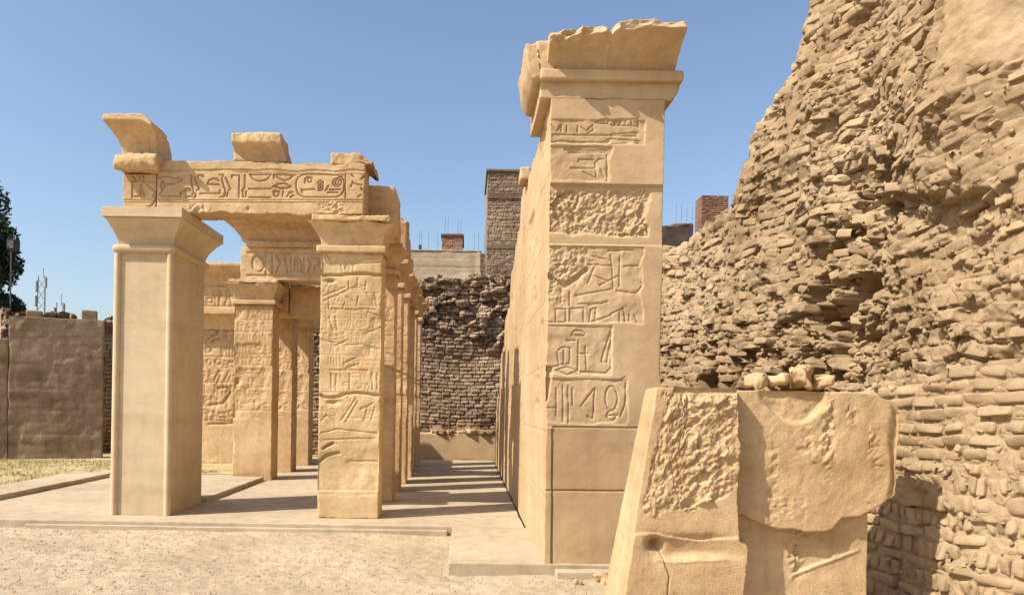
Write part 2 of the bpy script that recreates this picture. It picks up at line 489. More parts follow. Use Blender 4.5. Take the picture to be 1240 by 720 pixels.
def flat_tone(v): return {'tone': lambda x, z, j: v + 0 * x}
def grid_mesh(name, X, Y, Z, mat, parent=None, origin=None, attrs=None, flip=False, smooth=True):
    n, m = X.shape
    a, b = np.meshgrid(np.arange(n - 1), np.arange(m - 1), indexing='ij')
    F = np.stack([a * m + b, (a + 1) * m + b, (a + 1) * m + b + 1, a * m + b + 1], -1).reshape(-1, 4)
    if flip: F = F[:, ::-1]
    return mesh_np(name, np.stack([X.ravel(), Y.ravel(), Z.ravel()], -1), F, mat, parent, smooth, origin, {k: v.ravel() for k, v in (attrs or {}).items()})

def polyline(pts, step):
    """smooth plan curve resampled with a step that grows with distance from the eye"""
    P = np.array(pts, float)
    T = []
    for i in range(len(P) - 1):
        p0, p1, p2, p3 = P[max(i - 1, 0)], P[i], P[i + 1], P[min(i + 2, len(P) - 1)]
        t = np.linspace(0, 1, 80, endpoint=False)[:, None]
        T.append(.5 * ((2 * p1) + (-p0 + p2) * t + (2 * p0 - 5 * p1 + 4 * p2 - p3) * t ** 2 + (-p0 + 3 * p1 - 3 * p2 + p3) * t ** 3))
    T = np.concatenate(T + [P[-1:]])
    s = np.concatenate([[0], np.cumsum(np.hypot(*np.diff(T, axis=0).T))])
    out = [0.0]
    while out[-1] < s[-1]:
        x = np.interp(out[-1], s, T[:, 0]); y = np.interp(out[-1], s, T[:, 1])
        out.append(out[-1] + step(x, y))
    out = np.array(out[:-1] + [s[-1]])
    x = np.interp(out, s, T[:, 0]); y = np.interp(out, s, T[:, 1])
    e = .25
    tx = np.interp(out + e, s, T[:, 0]) - np.interp(out - e, s, T[:, 0]); ty = np.interp(out + e, s, T[:, 1]) - np.interp(out - e, s, T[:, 1])
    L = np.hypot(tx, ty) + 1e-9
    return out, x, y, tx / L, ty / L

def brick_mesh(C, Tn, Nn, dims, seed, rnd=.3, rough=.010, twist=None):
    """many worn bricks: C centres, Tn along, Nn outward, dims (length, depth, height); returns V, F, and brick index per vertex"""
    r = np.random.default_rng(seed)
    nb = len(C)
    gx, gy, gz_ = np.array([-1, -.9, -.62, -.2, .25, .66, .9, 1]), np.array([-1, -.75, 0, .75, 1]), np.array([-1, -.8, -.3, .3, .8, 1])
    n = (len(gx), len(gy), len(gz_))
    idx = np.arange(n[0] * n[1] * n[2]).reshape(n)
    Q = []
    def g(S, flip):
        q = np.stack([S[:-1, :-1], S[1:, :-1], S[1:, 1:], S[:-1, 1:]], -1).reshape(-1, 4)
        Q.append(q[:, ::-1] if flip else q)
    g(idx[:, 0, :], True); g(idx[0, :, :], False); g(idx[-1, :, :], True); g(idx[:, :, 0], False); g(idx[:, :, -1], True)
    Q = np.concatenate(Q)
    used, inv = np.unique(Q, return_inverse=True)
    Q = inv.reshape(-1, 4)
    X, Y, Z = np.meshgrid(gx, gy, gz_, indexing='ij')
    T = np.stack([X.ravel(), Y.ravel(), Z.ravel()], -1)[used]          # front is y = -1
    h = np.array(dims) / 2
    P = T[None] * h[:, None, :]
    rad = (h.min(1) * r.uniform(rnd * .6, min(1, rnd * 1.5), nb))[:, None, None]
    q = np.clip(P, -(h[:, None, :] - rad), h[:, None, :] - rad)
    d = P - q
    P = q + d / (np.linalg.norm(d, axis=2, keepdims=True) + 1e-9) * rad
    # lopsided wear
    sk = r.normal(size=(nb, 1, 3)) * .10
    P[..., 2] += P[..., 0] * sk[:, :, 0] * .5
    P[..., 1] += P[..., 0] * sk[:, :, 1] + P[..., 2] * sk[:, :, 2] * 2.2
    P *= (1 - .22 * np.clip(T[None, :, 0] * np.sign(r.normal(size=(nb, 1))), 0, 1) * r.random((nb, 1)))[..., None] ** np.array([0, 0, 1.0])
    Tn = Tn / np.linalg.norm(Tn, axis=1, keepdims=True)
    Nn = Nn - (Nn * Tn).sum(1, keepdims=True) * Tn
    Nn /= np.linalg.norm(Nn, axis=1, keepdims=True)
    if twist is not None:
        w = r.normal(size=(nb, 3)) * twist[:, None]
        Tn = Tn + np.cross(w, Tn); Nn = Nn + np.cross(w, Nn)
        Tn /= np.linalg.norm(Tn, axis=1, keepdims=True); Nn -= (Nn * Tn).sum(1, keepdims=True) * Tn; Nn /= np.linalg.norm(Nn, axis=1, keepdims=True)
    U = np.cross(Tn, Nn); U *= np.sign(U[:, 2:3] + 1e-9)
    V = C[:, None] + P[..., 0:1] * Tn[:, None] - P[..., 1:2] * Nn[:, None] + P[..., 2:3] * U[:, None]
    V = V.reshape(-1, 3)
    k = fbm(V[:, 0], V[:, 1], V[:, 2], 7, 3, seed + 1); k2 = fbm(V[:, 0], V[:, 1], V[:, 2], 21, 2, seed + 2)
    V = V + (rough * (k + .6 * k2))[:, None] * np.repeat(Nn, len(T), 0)
    F = (Q[None] + (np.arange(nb) * len(T))[:, None, None]).reshape(-1, 4)
    return V, F, np.repeat(np.arange(nb), len(T))

def lay_bricks(a, X, Y, Z, H, rows, mask, rng_, prot=(-.03, .035), depth=.22, lens=(.55, .85, .95, 1.0, 1.05, 1.1, 1.15), tw0=.012):
    """bricks laid on a relief surface X,Y,Z[a, t]; rows = (H centre, brick length, brick height); mask(i, k) -> (keep probability, looseness)"""
    C, Tn, Nn, dims, tw = [], [], [], [], []
    na = len(a)
    def pos(av, i, h):
        i = min(max(i, 0), na - 1)
        k = int(np.searchsorted(H[i], h))
        k = min(max(k, 1), H.shape[1] - 1)
        return i, k
    for (h, bl, bh) in rows:
        x = a[0] + rng_.uniform(0, bl)
        while x < a[-1] - bl:
            wdt = bl * rng_.choice(lens)
            i0, k0 = pos(x, int(np.searchsorted(a, x)), h); i1, k1 = pos(x + wdt, int(np.searchsorted(a, x + wdt)), h)
            ic, kc = pos(0, int(np.searchsorted(a, x + wdt / 2)), h)
            x += wdt
            if kc >= H.shape[1] - 2 or h < H[ic][0]: continue
            keep, loose_ = mask(ic, kc)
            if rng_.random() > keep: continue
            p0 = np.array((X[i0, k0], Y[i0, k0], Z[i0, k0])); p1 = np.array((X[i1, k1], Y[i1, k1], Z[i1, k1]))
            t_ = p1 - p0; L = np.linalg.norm(t_)
            if L < .02: continue
            if L > 1.6 * wdt: t_ = t_ * (wdt / L)
            c = np.array((X[ic, kc], Y[ic, kc], Z[ic, kc]))
            nrm = np.array((t_[1], -t_[0], 0.0)); nrm /= np.linalg.norm(nrm) + 1e-9
            if nrm[0] > 0: nrm = -nrm
            pr = rng_.uniform(*prot) + loose_ * rng_.uniform(-.10, .09)
            C.append(c + nrm * (pr - depth / 2)); Tn.append(t_); Nn.append(nrm + np.array((0, 0, rng_.uniform(-.05, .12))))
            dims.append((wdt - rng_.uniform(.006, .022), depth, bh * rng_.uniform(.80, .95)))
            tw.append(tw0 + .025 * rng_.random() + loose_ * .34 * rng_.random())
    return [np.array(t) for t in (C, Tn, Nn, dims, tw)]

def with_bricks(name, X, Y, Z, tone, flip, B, seed, mat, origin, extra=(), rnd0=.30):
    n, m = X.shape
    aa, bb = np.meshgrid(np.arange(n - 1), np.arange(m - 1), indexing='ij')
    F = np.stack([aa * m + bb, (aa + 1) * m + bb, (aa + 1) * m + bb + 1, aa * m + bb + 1], -1).reshape(-1, 4)
    if flip: F = F[:, ::-1]
    Vs, Fs, Ts = [np.stack([X.ravel(), Y.ravel(), Z.ravel()], -1)], [F], [tone.ravel()]
    o_ = n * m
    r = np.random.default_rng(seed)
    for (C, Tn, Nn, dims, tw), rnd, rough in [(B, rnd0, .013)] + list(extra):
        V, F2, bi = brick_mesh(C, Tn, Nn, dims, seed, rnd, rough, tw)
        Vs.append(V); Fs.append(F2 + o_); o_ += len(V)
        Ts.append(np.clip(r.normal(.55, .13, len(C)), .2, .95)[bi]); seed += 11
    return mesh_np(name, np.concatenate(Vs), np.concatenate(Fs), mat, None, True, origin, {'tone': np.concatenate(Ts)})

def crumbs(n, X, Y, Z, mask, seed, smin, smax):
    """loose crumbs of brick clinging to the face"""
    r = np.random.default_rng(seed)
    i = r.integers(2, X.shape[0] - 2, n * 4); k = r.integers(2, X.shape[1] - 2, n * 4)
    keep = r.random(n * 4) < mask[i, k]
    i, k = i[keep][:n], k[keep][:n]; n = len(i)
    s = smin + (smax - smin) * r.random(n) ** 2.2
    C = np.stack([X[i, k], Y[i, k], Z[i, k]], -1)
    T = r.normal(size=(n, 3)); T[:, 2] *= .5
    Nn = np.tile(np.array([[-1.0, -.4, .2]]), (n, 1)) + r.normal(size=(n, 3)) * .4
    C = C + np.array([[-.6, -.25, 0]]) * s[:, None] * .3
    return C, T, Nn, np.stack([s * r.uniform(1, 1.7, n), s, s * r.uniform(.55, .9, n)], -1), np.full(n, .3)

# --- the great eroded enclosure wall on the right
def great_wall():
    a, bx, by, tx, ty = polyline([(7.4, 1.5), (6.1, 4.6), (5.15, 7.0), (5.2, 9.6), (4.62, 12.2), (4.25, 14.5), (3.95, 17), (3.8, 21)],
                                 lambda x, y: .0125 * max(1, y / 7.5) if y > 5.6 else .04)
    nx, ny = -ty, tx                       # outward (towards the viewer's left)
    sgn = np.where(nx * -1 + ny * -.4 > 0, 1, -1); nx, ny = nx * sgn, ny * sgn
    T = np.linspace(0, 1, 640)
    zt = np.interp(by, [1, 10.6, 11.2, 11.5, 11.75, 12.2, 12.5, 13.0, 13.2, 13.5, 14.2, 15, 17, 21],
                   [8.8, 8.6, 8.1, 7.5, 6.75, 6.4, 6.2, 5.9, 5.3, 5.1, 4.85, 4.7, 4.85, 4.8])
    A = a[:, None] + 0 * T[None]; BY = by[:, None] + 0 * T; BX = bx[:, None] + 0 * T
    zt2 = zt + .10 * fbm(a, 0 * a, 0 * a, 3.0, 3, 41)
    Z = -.3 + (zt2[:, None] + .3) * T[None]
    U = 564 + 930 * BX / np.maximum(BY, 2); W = 488 - 930 * (Z - EYE) / np.maximum(BY, 2)
    # bedding dips like a slack rope and is disturbed here and there
    dip = -.20 * np.maximum(0, 9.8 - BY) * sst(1.6, 4, Z) + .10 * np.cos(A * .55 + .4) + .12 * fbm(A, Z, 0 * A, .5, 3, 50) + .035 * fbm(A, Z, 0 * A, 2.4, 3, 51)
    H = Z + dip
    d1, tone = bricks(A + .03 * fbm(A, Z, 0 * A, 4, 2, 52), H, .29, .138, 60, .016, .09)
    # where bricks are exposed, where mud has smeared over
    expo = sst(-.35, .45, fbm(A, Z, 0 * A, .55, 3, 70) + .35 * fbm(A, Z, 0 * A, 2.6, 2, 71))
    expo = np.maximum(expo, sst(1000, 930, U) * sst(470, 330, W) * .9)
    expo = np.maximum(expo, sst(1010, 1080, U) * sst(330, 240, W) * .75)
    plaster = sst(1330, 1280, U) * sst(1158, 1172, U + 8 * fbm(A, Z, 0 * A, 2, 2, 75)) * sst(78, 52, W + 14 * fbm(A, Z, 0 * A, 2, 3, 76))
    expo = expo * (1 - plaster)
    row = np.floor(H / .138)
    rowd = (hsh(row, 0 * row, 0 * row, 80) - .5) * .03 * sst(-.2, .5, fbm(A, Z, 0 * A, .7, 2, 81))
    # deep collapsed gully
    line = 1068 - (W - 190) * .36
    gul = np.exp(-((U - line) / (34 + .10 * np.maximum(0, W - 190))) ** 2) * sst(150, 250, W) * sst(520, 470, W)
    gul = np.maximum(gul, .9 * np.exp(-((U - 1062) / 13) ** 2) * sst(360, 400, W) * sst(440, 425, W))
    c1, c2, cv = cells(A + .07 * fbm(A, Z, 0 * A, 4, 2, 90), H * 1.05, 5.0, 91)
    rub = (cv - .5) * .30 + .12 * (c2 - c1) + .03 * fbm(A, Z, 0 * A, 12, 2, 92)
    f1, f2, fv = cells(A + .04 * fbm(A, Z, 0 * A, 6, 2, 93), H * 1.12, 8.5, 94)
    lumps = (fv - .45) * .085 + .06 * np.minimum(f2 - f1, .5)
    holes = -.24 * sst(.40, .52, fbm(A, H * 1.15, 0 * A, 2.2, 4, 95)) * (1 - plaster) * (.35 + .65 * gul) - .07 * sst(.48, .62, fbm(A, H * 1.1, 0 * A, 6, 3, 96)) * (1 - plaster)
    hol = np.clip(sst(.18, .32, fbm(A, H * 1.1, 0 * A, 2.0, 4, 95)) * (gul > .22) , 0, 1)
    over = .22 * sst(-.03, .03, W - (246 - (U - 1130) * .62) + 0 * U) * 0
    # overhang: the courses above a dipping line stand proud of those below
    ln = 232 - (U - 1010) * .05 + 14 * fbm(A, Z, 0 * A, 1.1, 3, 97)
    prou = sst(10, -2, W - ln) * sst(1010, 1060, U) * sst(1230, 1160, U)
    vfis = -.16 * np.exp(-((U - 1164 + 3 * fbm(A, Z, 0 * A, 3, 2, 98)) / 3.0) ** 2) * sst(92, 80, W)
    D = (.30 * fbm(A, Z, 0 * A, .42, 3, 100) + .10 * fbm(A, Z, 0 * A, 1.5, 4, 101)
         + expo * rowd * .5 + .006 * d1 * expo + (1 - expo) * (1 - plaster) * (.55 * lumps + .03 * d1)
         - .55 * sst(835, 850, U) * sst(1000, 975, U) * sst(412, 432, W) * sst(.0, .25, fbm(A, Z, 0 * A, 2.6, 3, 120))
         + gul * (rub * 1.6 - .28) - .62 * hol + holes * (1 - .5 * gul) + .18 * prou + vfis
         + (.020 * fbm(A, Z, 0 * A, 6, 3, 102) + .007 * fbm(A, Z, 0 * A, 26, 3, 103)) * (1 - .4 * plaster))
    D = D - .015 * np.maximum(Z, 0)
    # footing swells out in debris
    X = BX + nx[:, None] * D; Y = BY + ny[:, None] * D
    tone = np.clip(.46 + .10 * fbm(A, Z, 0 * A, 3, 3, 104) + plaster * .08 - .06 * (1 - plaster), 0, 1)
    rb = random.Random(61)
    rows = [((j + .5) * .138, .30 + .03 * rb.uniform(-1, 1), .138) for j in range(-6, 75)]
    def mask(i, k):
        g_, e_, p_ = gul[i, k], expo[i, k], plaster[i, k]
        if p_ > .4 or by[i] < 3.2: return 0, 0
        return min(1.0, .50 + .48 * e_ + .2 * g_) * (1 - .35 * g_) * (1 - .9 * hol[i, k]), min(1.0, .03 + .85 * g_ + .22 * (1 - e_) ** 2)
    Bk = lay_bricks(a, X, Y, Z, H, rows, mask, rb, (-.026, .028))
    cm = (.15 + .85 * np.clip(gul + .6 * (1 - expo), 0, 1)) * (1 - plaster) * (BY > 5.5)
    CR = crumbs(3600, X, Y, Z, cm * (1 - .9 * hol), 62, .015, .085)
    # the wall's thickness: carry the top back
    B = np.linspace(.03, 1, 26) ** 1.5 * 4.0
    Xt = X[:, -1:] - nx[:, None] * B; Yt = Y[:, -1:] - ny[:, None] * B
    Zt = Z[:, -1:] + .16 * fbm(Xt, Yt, 0 * Xt, 1.6, 4, 110) + .05 * B
    X = np.concatenate([X, Xt], 1); Y = np.concatenate([Y, Yt], 1); Z = np.concatenate([Z, Zt], 1)
    tone = np.concatenate([tone, .5 + 0 * Xt], 1)
    X = np.concatenate([X, X[:, -1:] - nx[:, None] * .2], 1); Y = np.concatenate([Y, Y[:, -1:]], 1)
    Z = np.concatenate([Z, -.3 + 0 * Z[:, -1:]], 1); tone = np.concatenate([tone, tone[:, -1:]], 1)
    o = with_bricks('mudbrick_wall', X, Y, Z, tone, True, Bk, 63, MUD, (5.2, 10, -.1), [(CR, .45, .014)])
    return tag(o, 'huge eroded mudbrick cliff of sagging courses filling the right side behind the broken stone block', 'wall')
great_wall()

# --- the lower, better kept wall face in front of it
def low_wall():
    a, bx, by, tx, ty = polyline([(2.95, 7.4), (3.17, 6.2), (3.36, 4.9), (3.58, 3.4), (3.8, 1.2)], lambda x, y: .0075 if 4.3 < y < 6.5 else .03)
    nx, ny = ty, -tx
    T = np.linspace(0, 1, 380)
    zt = np.interp(-by, [-7.4, -6.4, -6.15, -5.9, -5.4, -4.6, -1], [1.55, 1.60, 1.66, 1.72, 1.76, 1.82, 2.1])
    A = a[:, None] + 0 * T[None]; BX = bx[:, None] + 0 * T; BY = by[:, None] + 0 * T
    zt = zt + .03 * fbm(a, 0 * a, 0 * a, 5, 3, 140)
    Z = -.3 + (zt[:, None] + .3) * T
    slope = .03 * (A - 2)
    H = Z - slope + .028 * fbm(A, Z, 0 * A, 1.0, 2, 141) + .006 * fbm(A, Z, 0 * A, 4, 2, 142)
    wob = A + .02 * fbm(A, Z, 0 * A, 5, 2, 143)
    # courses of flat bricks, with bands of bricks set on edge lower down
    edges = [-.5, -.36, -.23, -.10, .03, .16, .25, .38, .47, .60, .69, .82, .95, 1.08, 1.16, 1.25, 1.335, 1.42, 1.51, 1.595, 1.68, 1.77, 1.86, 1.95, 2.1, 2.4]
    kinds = [1, 1, 1, 1, 1, 0, 1, 0, 1, 0, 1, 0, 1, 0, 0, 0, 0, 0, 0, 0, 0, 0, 0, 0, 0]
    D = np.zeros(A.shape); tone = np.full(A.shape, .5)
    for k in range(len(edges) - 1):
        m = (H >= edges[k]) & (H < edges[k + 1])
        if not m.any(): continue
        bh = edges[k + 1] - edges[k]
        bw = .085 if kinds[k] else .33
        d, t = bricks(wob[m], H[m] - edges[k], bw, bh + 1e-6, 150 + 5 * k, .009 if kinds[k] else .011, .05)
        D[m] = d; tone[m] = t
    smear = sst(.0, .7, fbm(A, Z, 0 * A, 1.7, 4, 160)) * .75
    smear = np.maximum(smear, .8 * np.exp(-((H - 1.12) / .05) ** 2))
    c1, c2, cv = cells(A, H * 1.3, 11, 170)
    Dt = .004 * D * (1 - smear) + smear * (.012 + .02 * (cv - .5)) + .012 * fbm(A, Z, 0 * A, 7, 3, 161) + .005 * fbm(A, Z, 0 * A, 30, 3, 166) + .02 * fbm(A, Z, 0 * A, 1.3, 2, 162)
    Dt -= .03 * sst(.5, .7, fbm(A, H * 1.4, 0 * A, 3.0, 3, 163))
    Dt -= .10 * np.maximum(Z - 0, 0) * .4
    X = BX + nx[:, None] * Dt; Y = BY + ny[:, None] * Dt
    rb = random.Random(171)
    rows = [((edges[k] + edges[k + 1]) / 2,   .085 if kinds[k] else .25, edges[k + 1] - edges[k]) for k in range(len(edges) - 1)]
    Bk = lay_bricks(a, X, Y, Z, H, rows, lambda i, k: (0 if by[i] < 1.6 or by[i] > 6.9 else 1 - .5 * max(0, smear[i, k] - .45), .0), rb, (.012, .032), .16, (.8, .92, .97, 1.0, 1.03, 1.1), .006)
    CR = crumbs(260, X, Y, Z, (.2 + .8 * smear) * ((BY > 4) & (BY < 6.8)), 172, .012, .05)
    B = np.linspace(.02, 1, 40) ** 1.3 * 2.2
    Xt = X[:, -1:] - nx[:, None] * B; Yt = Y[:, -1:] - ny[:, None] * B
    Zt = Z[:, -1:] + .05 * fbm(Xt, Yt, 0 * Xt, 4, 3, 164) + .03 * B
    X = np.concatenate([X, Xt], 1); Y = np.concatenate([Y, Yt], 1); Z = np.concatenate([Z, Zt], 1)
    tone = np.concatenate([.48 + 0 * smear, .5 + 0 * Xt], 1)
    o = with_bricks('mudbrick_wall', X, Y, Z, tone, False, Bk, 173, MUD, (3.8, 5.9, -.1), [(CR, .45, .008)], .55)
    return tag(o, 'low sunlit mudbrick wall of neat worn courses right beside the broken stone block', 'wall')
low_wall()

def flat_wall(name, p, q, thick, ztop, mat, bw, bh, amp, seed, res, label, cat='wall', rubble=None, missing=.06, course=None, parent=None, z0=-.3, smooth=False, base_amp=.12):
    """wall between plan points p and q (its face on the right hand of p->q looks at the viewer), with relief bricks and real thickness"""
    L = math.hypot(q[0] - p[0], q[1] - p[1])
    tx, ty = (q[0] - p[0]) / L, (q[1] - p[1]) / L
    nx, ny = ty, -tx
    a = np.linspace(0, L, max(2, int(L / res)))
    zt = ztop(a) if callable(ztop) else ztop + 0 * a
    m = max(2, int((zt.max() - z0) / res))
    T = np.linspace(0, 1, m)
    A = a[:, None] + 0 * T[None]
    Z = z0 + (zt[:, None] - z0) * T
    H = Z + (course(A, Z) if course else 0)
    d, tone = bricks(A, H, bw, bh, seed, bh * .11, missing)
    D = amp * d + base_amp * fbm(A, Z, 0 * A, .6, 3, seed + 20) + amp * .35 * fbm(A, Z, 0 * A, 7, 3, seed + 21)
    if rubble is not None:
        k = rubble(A, Z)
        c1, c2, cv = cells(A + .06 * fbm(A, Z, 0 * A, 3, 2, seed + 30), H * 1.4, 3.6, seed + 31)
        D = D + k * ((cv - .55) * .45 + .12 * (c2 - c1))
        tone = np.clip(tone - .2 * k * (cv < .45), 0, 1)
    X = p[0] + tx * A + nx * D; Y = p[1] + ty * A + ny * D
    def ext(dd, dz0):
        return (X[:, -1:] - nx * dd, Y[:, -1:] - ny * dd, dz0 + 0 * X[:, -1:])
    Xs, Ys, Zs, Ts = [X], [Y], [Z], [tone]
    for dd in np.linspace(.05, thick, 6):
        e = ext(dd, Z[:, -1:]); Xs.append(e[0]); Ys.append(e[1]); Zs.append(e[2]); Ts.append(.5 + 0 * e[0])
    e = ext(thick, z0); Xs.append(e[0]); Ys.append(e[1]); Zs.append(e[2]); Ts.append(.5 + 0 * e[0])
    X, Y, Z, tone = [np.concatenate(t, 1) for t in (Xs, Ys, Zs, Ts)]
    # close the two ends
    def endcap(arr, which):
        return arr[which:which + 1] if which == 0 else arr[-1:]
    back = lambda arr, e_: arr
    Xa = np.concatenate([0 * X[:1] + X[:1] * 0 + p[0] - nx * thick, X, 0 * X[-1:] + q[0] - nx * thick], 0)
    Ya = np.concatenate([0 * Y[:1] + p[1] - ny * thick, Y, 0 * Y[-1:] + q[1] - ny * thick], 0)
    Za = np.concatenate([Z[:1], Z, Z[-1:]], 0); Ta = np.concatenate([tone[:1], tone, tone[-1:]], 0)
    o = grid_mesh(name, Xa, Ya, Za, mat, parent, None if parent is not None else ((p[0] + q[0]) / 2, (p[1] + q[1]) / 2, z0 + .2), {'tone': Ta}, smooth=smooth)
    if label: tag(o, label, cat)
    return o

# mudbrick wall closing the view behind the corridor
def bt(a):
    x = a - 9.2
    return np.interp(x, [-9.2, -7, -5, -2, -.9, .3, .9, 1.3, 6], [4.3, 4.4, 4.7, 4.95, 5.1, 5.2, 4.95, 5.2, 5.2]) + .16 * fbm(a, 0 * a, 0 * a, 1.7, 4, 201)
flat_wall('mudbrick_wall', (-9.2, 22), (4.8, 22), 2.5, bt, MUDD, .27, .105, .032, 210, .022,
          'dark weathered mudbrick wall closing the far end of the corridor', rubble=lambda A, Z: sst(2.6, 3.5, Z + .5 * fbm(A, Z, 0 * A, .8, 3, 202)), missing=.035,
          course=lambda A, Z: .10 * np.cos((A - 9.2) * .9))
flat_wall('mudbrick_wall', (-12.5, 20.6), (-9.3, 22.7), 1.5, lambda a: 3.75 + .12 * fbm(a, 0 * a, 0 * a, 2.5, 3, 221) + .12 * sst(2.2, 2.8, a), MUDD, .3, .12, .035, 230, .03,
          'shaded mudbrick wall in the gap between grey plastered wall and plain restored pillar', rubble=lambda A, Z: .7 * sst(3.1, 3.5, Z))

# grey plastered wall at the left, in its own shade
t = thing('plastered_wall', 'stepped grey brown plastered wall in shade at the left edge', 'wall', (-11.1, 19.7, -.1))
def gj(S): return lambda x, z: -carve(x, z, S, .02, .012) - .022 * sst(.22, .30, fbm(x, z, 0 * x, 1.1, 5, 29)) - .012 * sst(.3, .36, fbm(x, z, 0 * x, 3.1, 4, 30))
def rotw(px_, py_, ang):
    c, s = math.cos(ang), math.sin(ang)
    def f(X, Y, Z):
        x, y = X - px_, Y - py_
        return px_ + c * x - s * y, py_ + s * x + c * y, Z
    return f
RW = rotw(-9.6, 20.1, math.radians(23.5))
stone('high_section', (-11.66, -9.5, 20.1, 20.6, -.3, 3.52), (.05, .1, .05), GREYW, t, .05, .012, warp=RW, seed=31,
      front=gj([[(-12, z), (-9, z)] for z in (.55, 1.15, 1.7, 2.3, 2.9)]))
stone('low_section', (-17.5, -11.67, 20.12, 20.55, -.3, 2.94), (.06, .1, .06), GREYW, t, .05, .012, warp=RW, seed=32,
      front=gj([[(-18, z), (-11, z)] for z in (.55, 1.15, 1.75, 2.35)]))
for x, h, sd in ((-11.12, .17, 33), (-9.85, .25, 34)):
    stone('merlon', (x - .19, x + .17, 20.14, 20.5, 3.50, 3.52 + h), .05, GREYW, t, .04, .01, warp=RW, seed=sd)

# ------------------------------------------------------------------ buildings beyond the wall
def box_building(name, label, mat_, x0, x1, y0, y1, z1, seed, loc=None):
    t = thing(name, label, 'building', ((x0 + x1) / 2, (y0 + y1) / 2, -.1))
    return t
def rod(x, y, z0, z1, r=.012, lean=0, n=5):
    V = []; F = []
    for k, z in enumerate((z0, z1)):
        for i in range(n):
            a = 2 * math.pi * i / n
            V.append((x + r * math.cos(a) + lean * k, y + r * math.sin(a), z))
    for i in range(n):
        F.append((i, (i + 1) % n, n + (i + 1) % n, n + i))
    return np.array(V), np.array(F)
def tube(p, q, r, n=6, r2=None):
    p, q = np.array(p, float), np.array(q, float)
    d = q - p; d /= np.linalg.norm(d)
    u = np.cross(d, (0, 0, 1) if abs(d[2]) < .9 else (1, 0, 0)); u /= np.linalg.norm(u); v = np.cross(d, u)
    V = []
    for c, rr in ((p, r), (q, r if r2 is None else r2)):
        for i in range(n):
            a = 2 * math.pi * i / n
            V.append(c + rr * (math.cos(a) * u + math.sin(a) * v))
    F = [(i, (i + 1) % n, n + (i + 1) % n, n + i) for i in range(n)]
    return np.array(V), np.array(F)
def joinm(parts):
    Vs, Fs, o = [], [], 0
    for V, F in parts:
        Vs.append(V); Fs.append(np.asarray(F) + o); o += len(V)
    return np.concatenate(Vs), np.concatenate(Fs)

t = thing('rendered_house', 'flat roofed sandy rendered house rising over the far mudbrick wall, iron rods on its roof', 'building', (-1.3, 31, -.1))
def rj(x, z): return -carve(x, z, [[(-6, 6.78), (1, 6.78)], [(-6, 7.16), (1, 7.16)]], .03, .02) + .03 * sst(.36, .40, x)
stone('walls', (-6.5, .5, 30, 36, -.3, 7.42), (.07, .4, .05), CONC, t, .03, .012, front=rj, seed=41)
stone('roof_coping', (-6.53, .53, 29.97, 30.3, 7.424, 7.47), (.15, .1, .03), CONC, t, .012, .004, seed=42)
for x, h in ((-2.0, .95), (-1.92, .95), (-1.25, .5), (-.95, .42), (-.5, .38), (-.3, .36)):
    mesh_np('iron_rod', *rod(x, 31.5, 7.35, 7.6 + h, .011, .01), METAL, t, True)
mesh_np('roof_post', *tube((-1.97, 31.5, 7.3), (-1.97, 31.5, 7.95), .06, 8), DARKB, t, True)

t = thing('brick_house', 'small red brick house top peeping over the sandy rendered house', 'building', (-.7, 40, -.1))
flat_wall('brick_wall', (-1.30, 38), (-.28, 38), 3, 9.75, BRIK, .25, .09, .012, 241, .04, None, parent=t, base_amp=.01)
mesh_np('flat_roof', *stone('x', (-1.36, -.22, 37.94, 41, 9.76, 9.86), .1, None, raw=True, chip=.02), BRIK, t)
for x in (-1.2, -1.05, -.55, -.4):
    mesh_np('iron_rod', *rod(x, 39, 9.8, 10.9, .012, .02), METAL, t, True)
t = thing('brick_house', 'low brown brick house with rough parapet left of the tall brown brick tower', 'building', (.1, 44, -.1))
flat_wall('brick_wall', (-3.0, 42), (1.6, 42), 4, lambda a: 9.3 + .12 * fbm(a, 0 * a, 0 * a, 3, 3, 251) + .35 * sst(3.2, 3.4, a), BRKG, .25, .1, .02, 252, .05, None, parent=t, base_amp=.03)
for x in (.35, .6, .9, -2.2, -1.7):
    mesh_np('iron_rod', *rod(x, 43, 9.2, 11.0, .013, -.02), METAL, t, True)

t = thing('brick_tower_house', 'tall windowless brown brick building behind the sunlit temple wall', 'building', (2.5, 38, -.1))
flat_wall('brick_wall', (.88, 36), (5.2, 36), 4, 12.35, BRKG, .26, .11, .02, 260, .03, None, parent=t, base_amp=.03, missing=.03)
for z in (11.1, 8.75):
    stone('ring_beam', (.87, 5.25, 35.93, 36.3, z, z + .22), (.2, .1, .06), BRKG, t, .02, .012, seed=int(z))
stone('roof_slab', (.80, 5.3, 35.9, 40.1, 12.36, 12.46), (.2, .3, .04), BRKG, t, .015, .01, seed=44)

t = thing('shaded_house', 'dark unfinished house block in shade between pier top and red brick column', 'building', (11.8, 44, -.1))
stone('walls', (9.0, 12.3, 42, 46, -.3, 11.35), (.1, .4, .1), DARKB, t, .05, .03, seed=45)
stone('roof_rubble', (11.2, 12.3, 42.05, 44, 11.36, 11.52), .1, BRIK, t, .08, .08, seed=46, rsc=5)
for x in (11.6, 11.9, 12.2, 12.5):
    mesh_np('iron_rod', *rod(x, 43, 10.5, 12.9 - .3 * (x - 11.6), .014, .02), METAL, t, True)
o = flat_wall('brick_column', (12.75, 42), (14.2, 42), 1.2, 13.05, BRIK, .24, .1, .02, 270, .05, None, base_amp=.02)
tag(o, 'red brick column standing just left of the great mudbrick cliff edge', 'column')

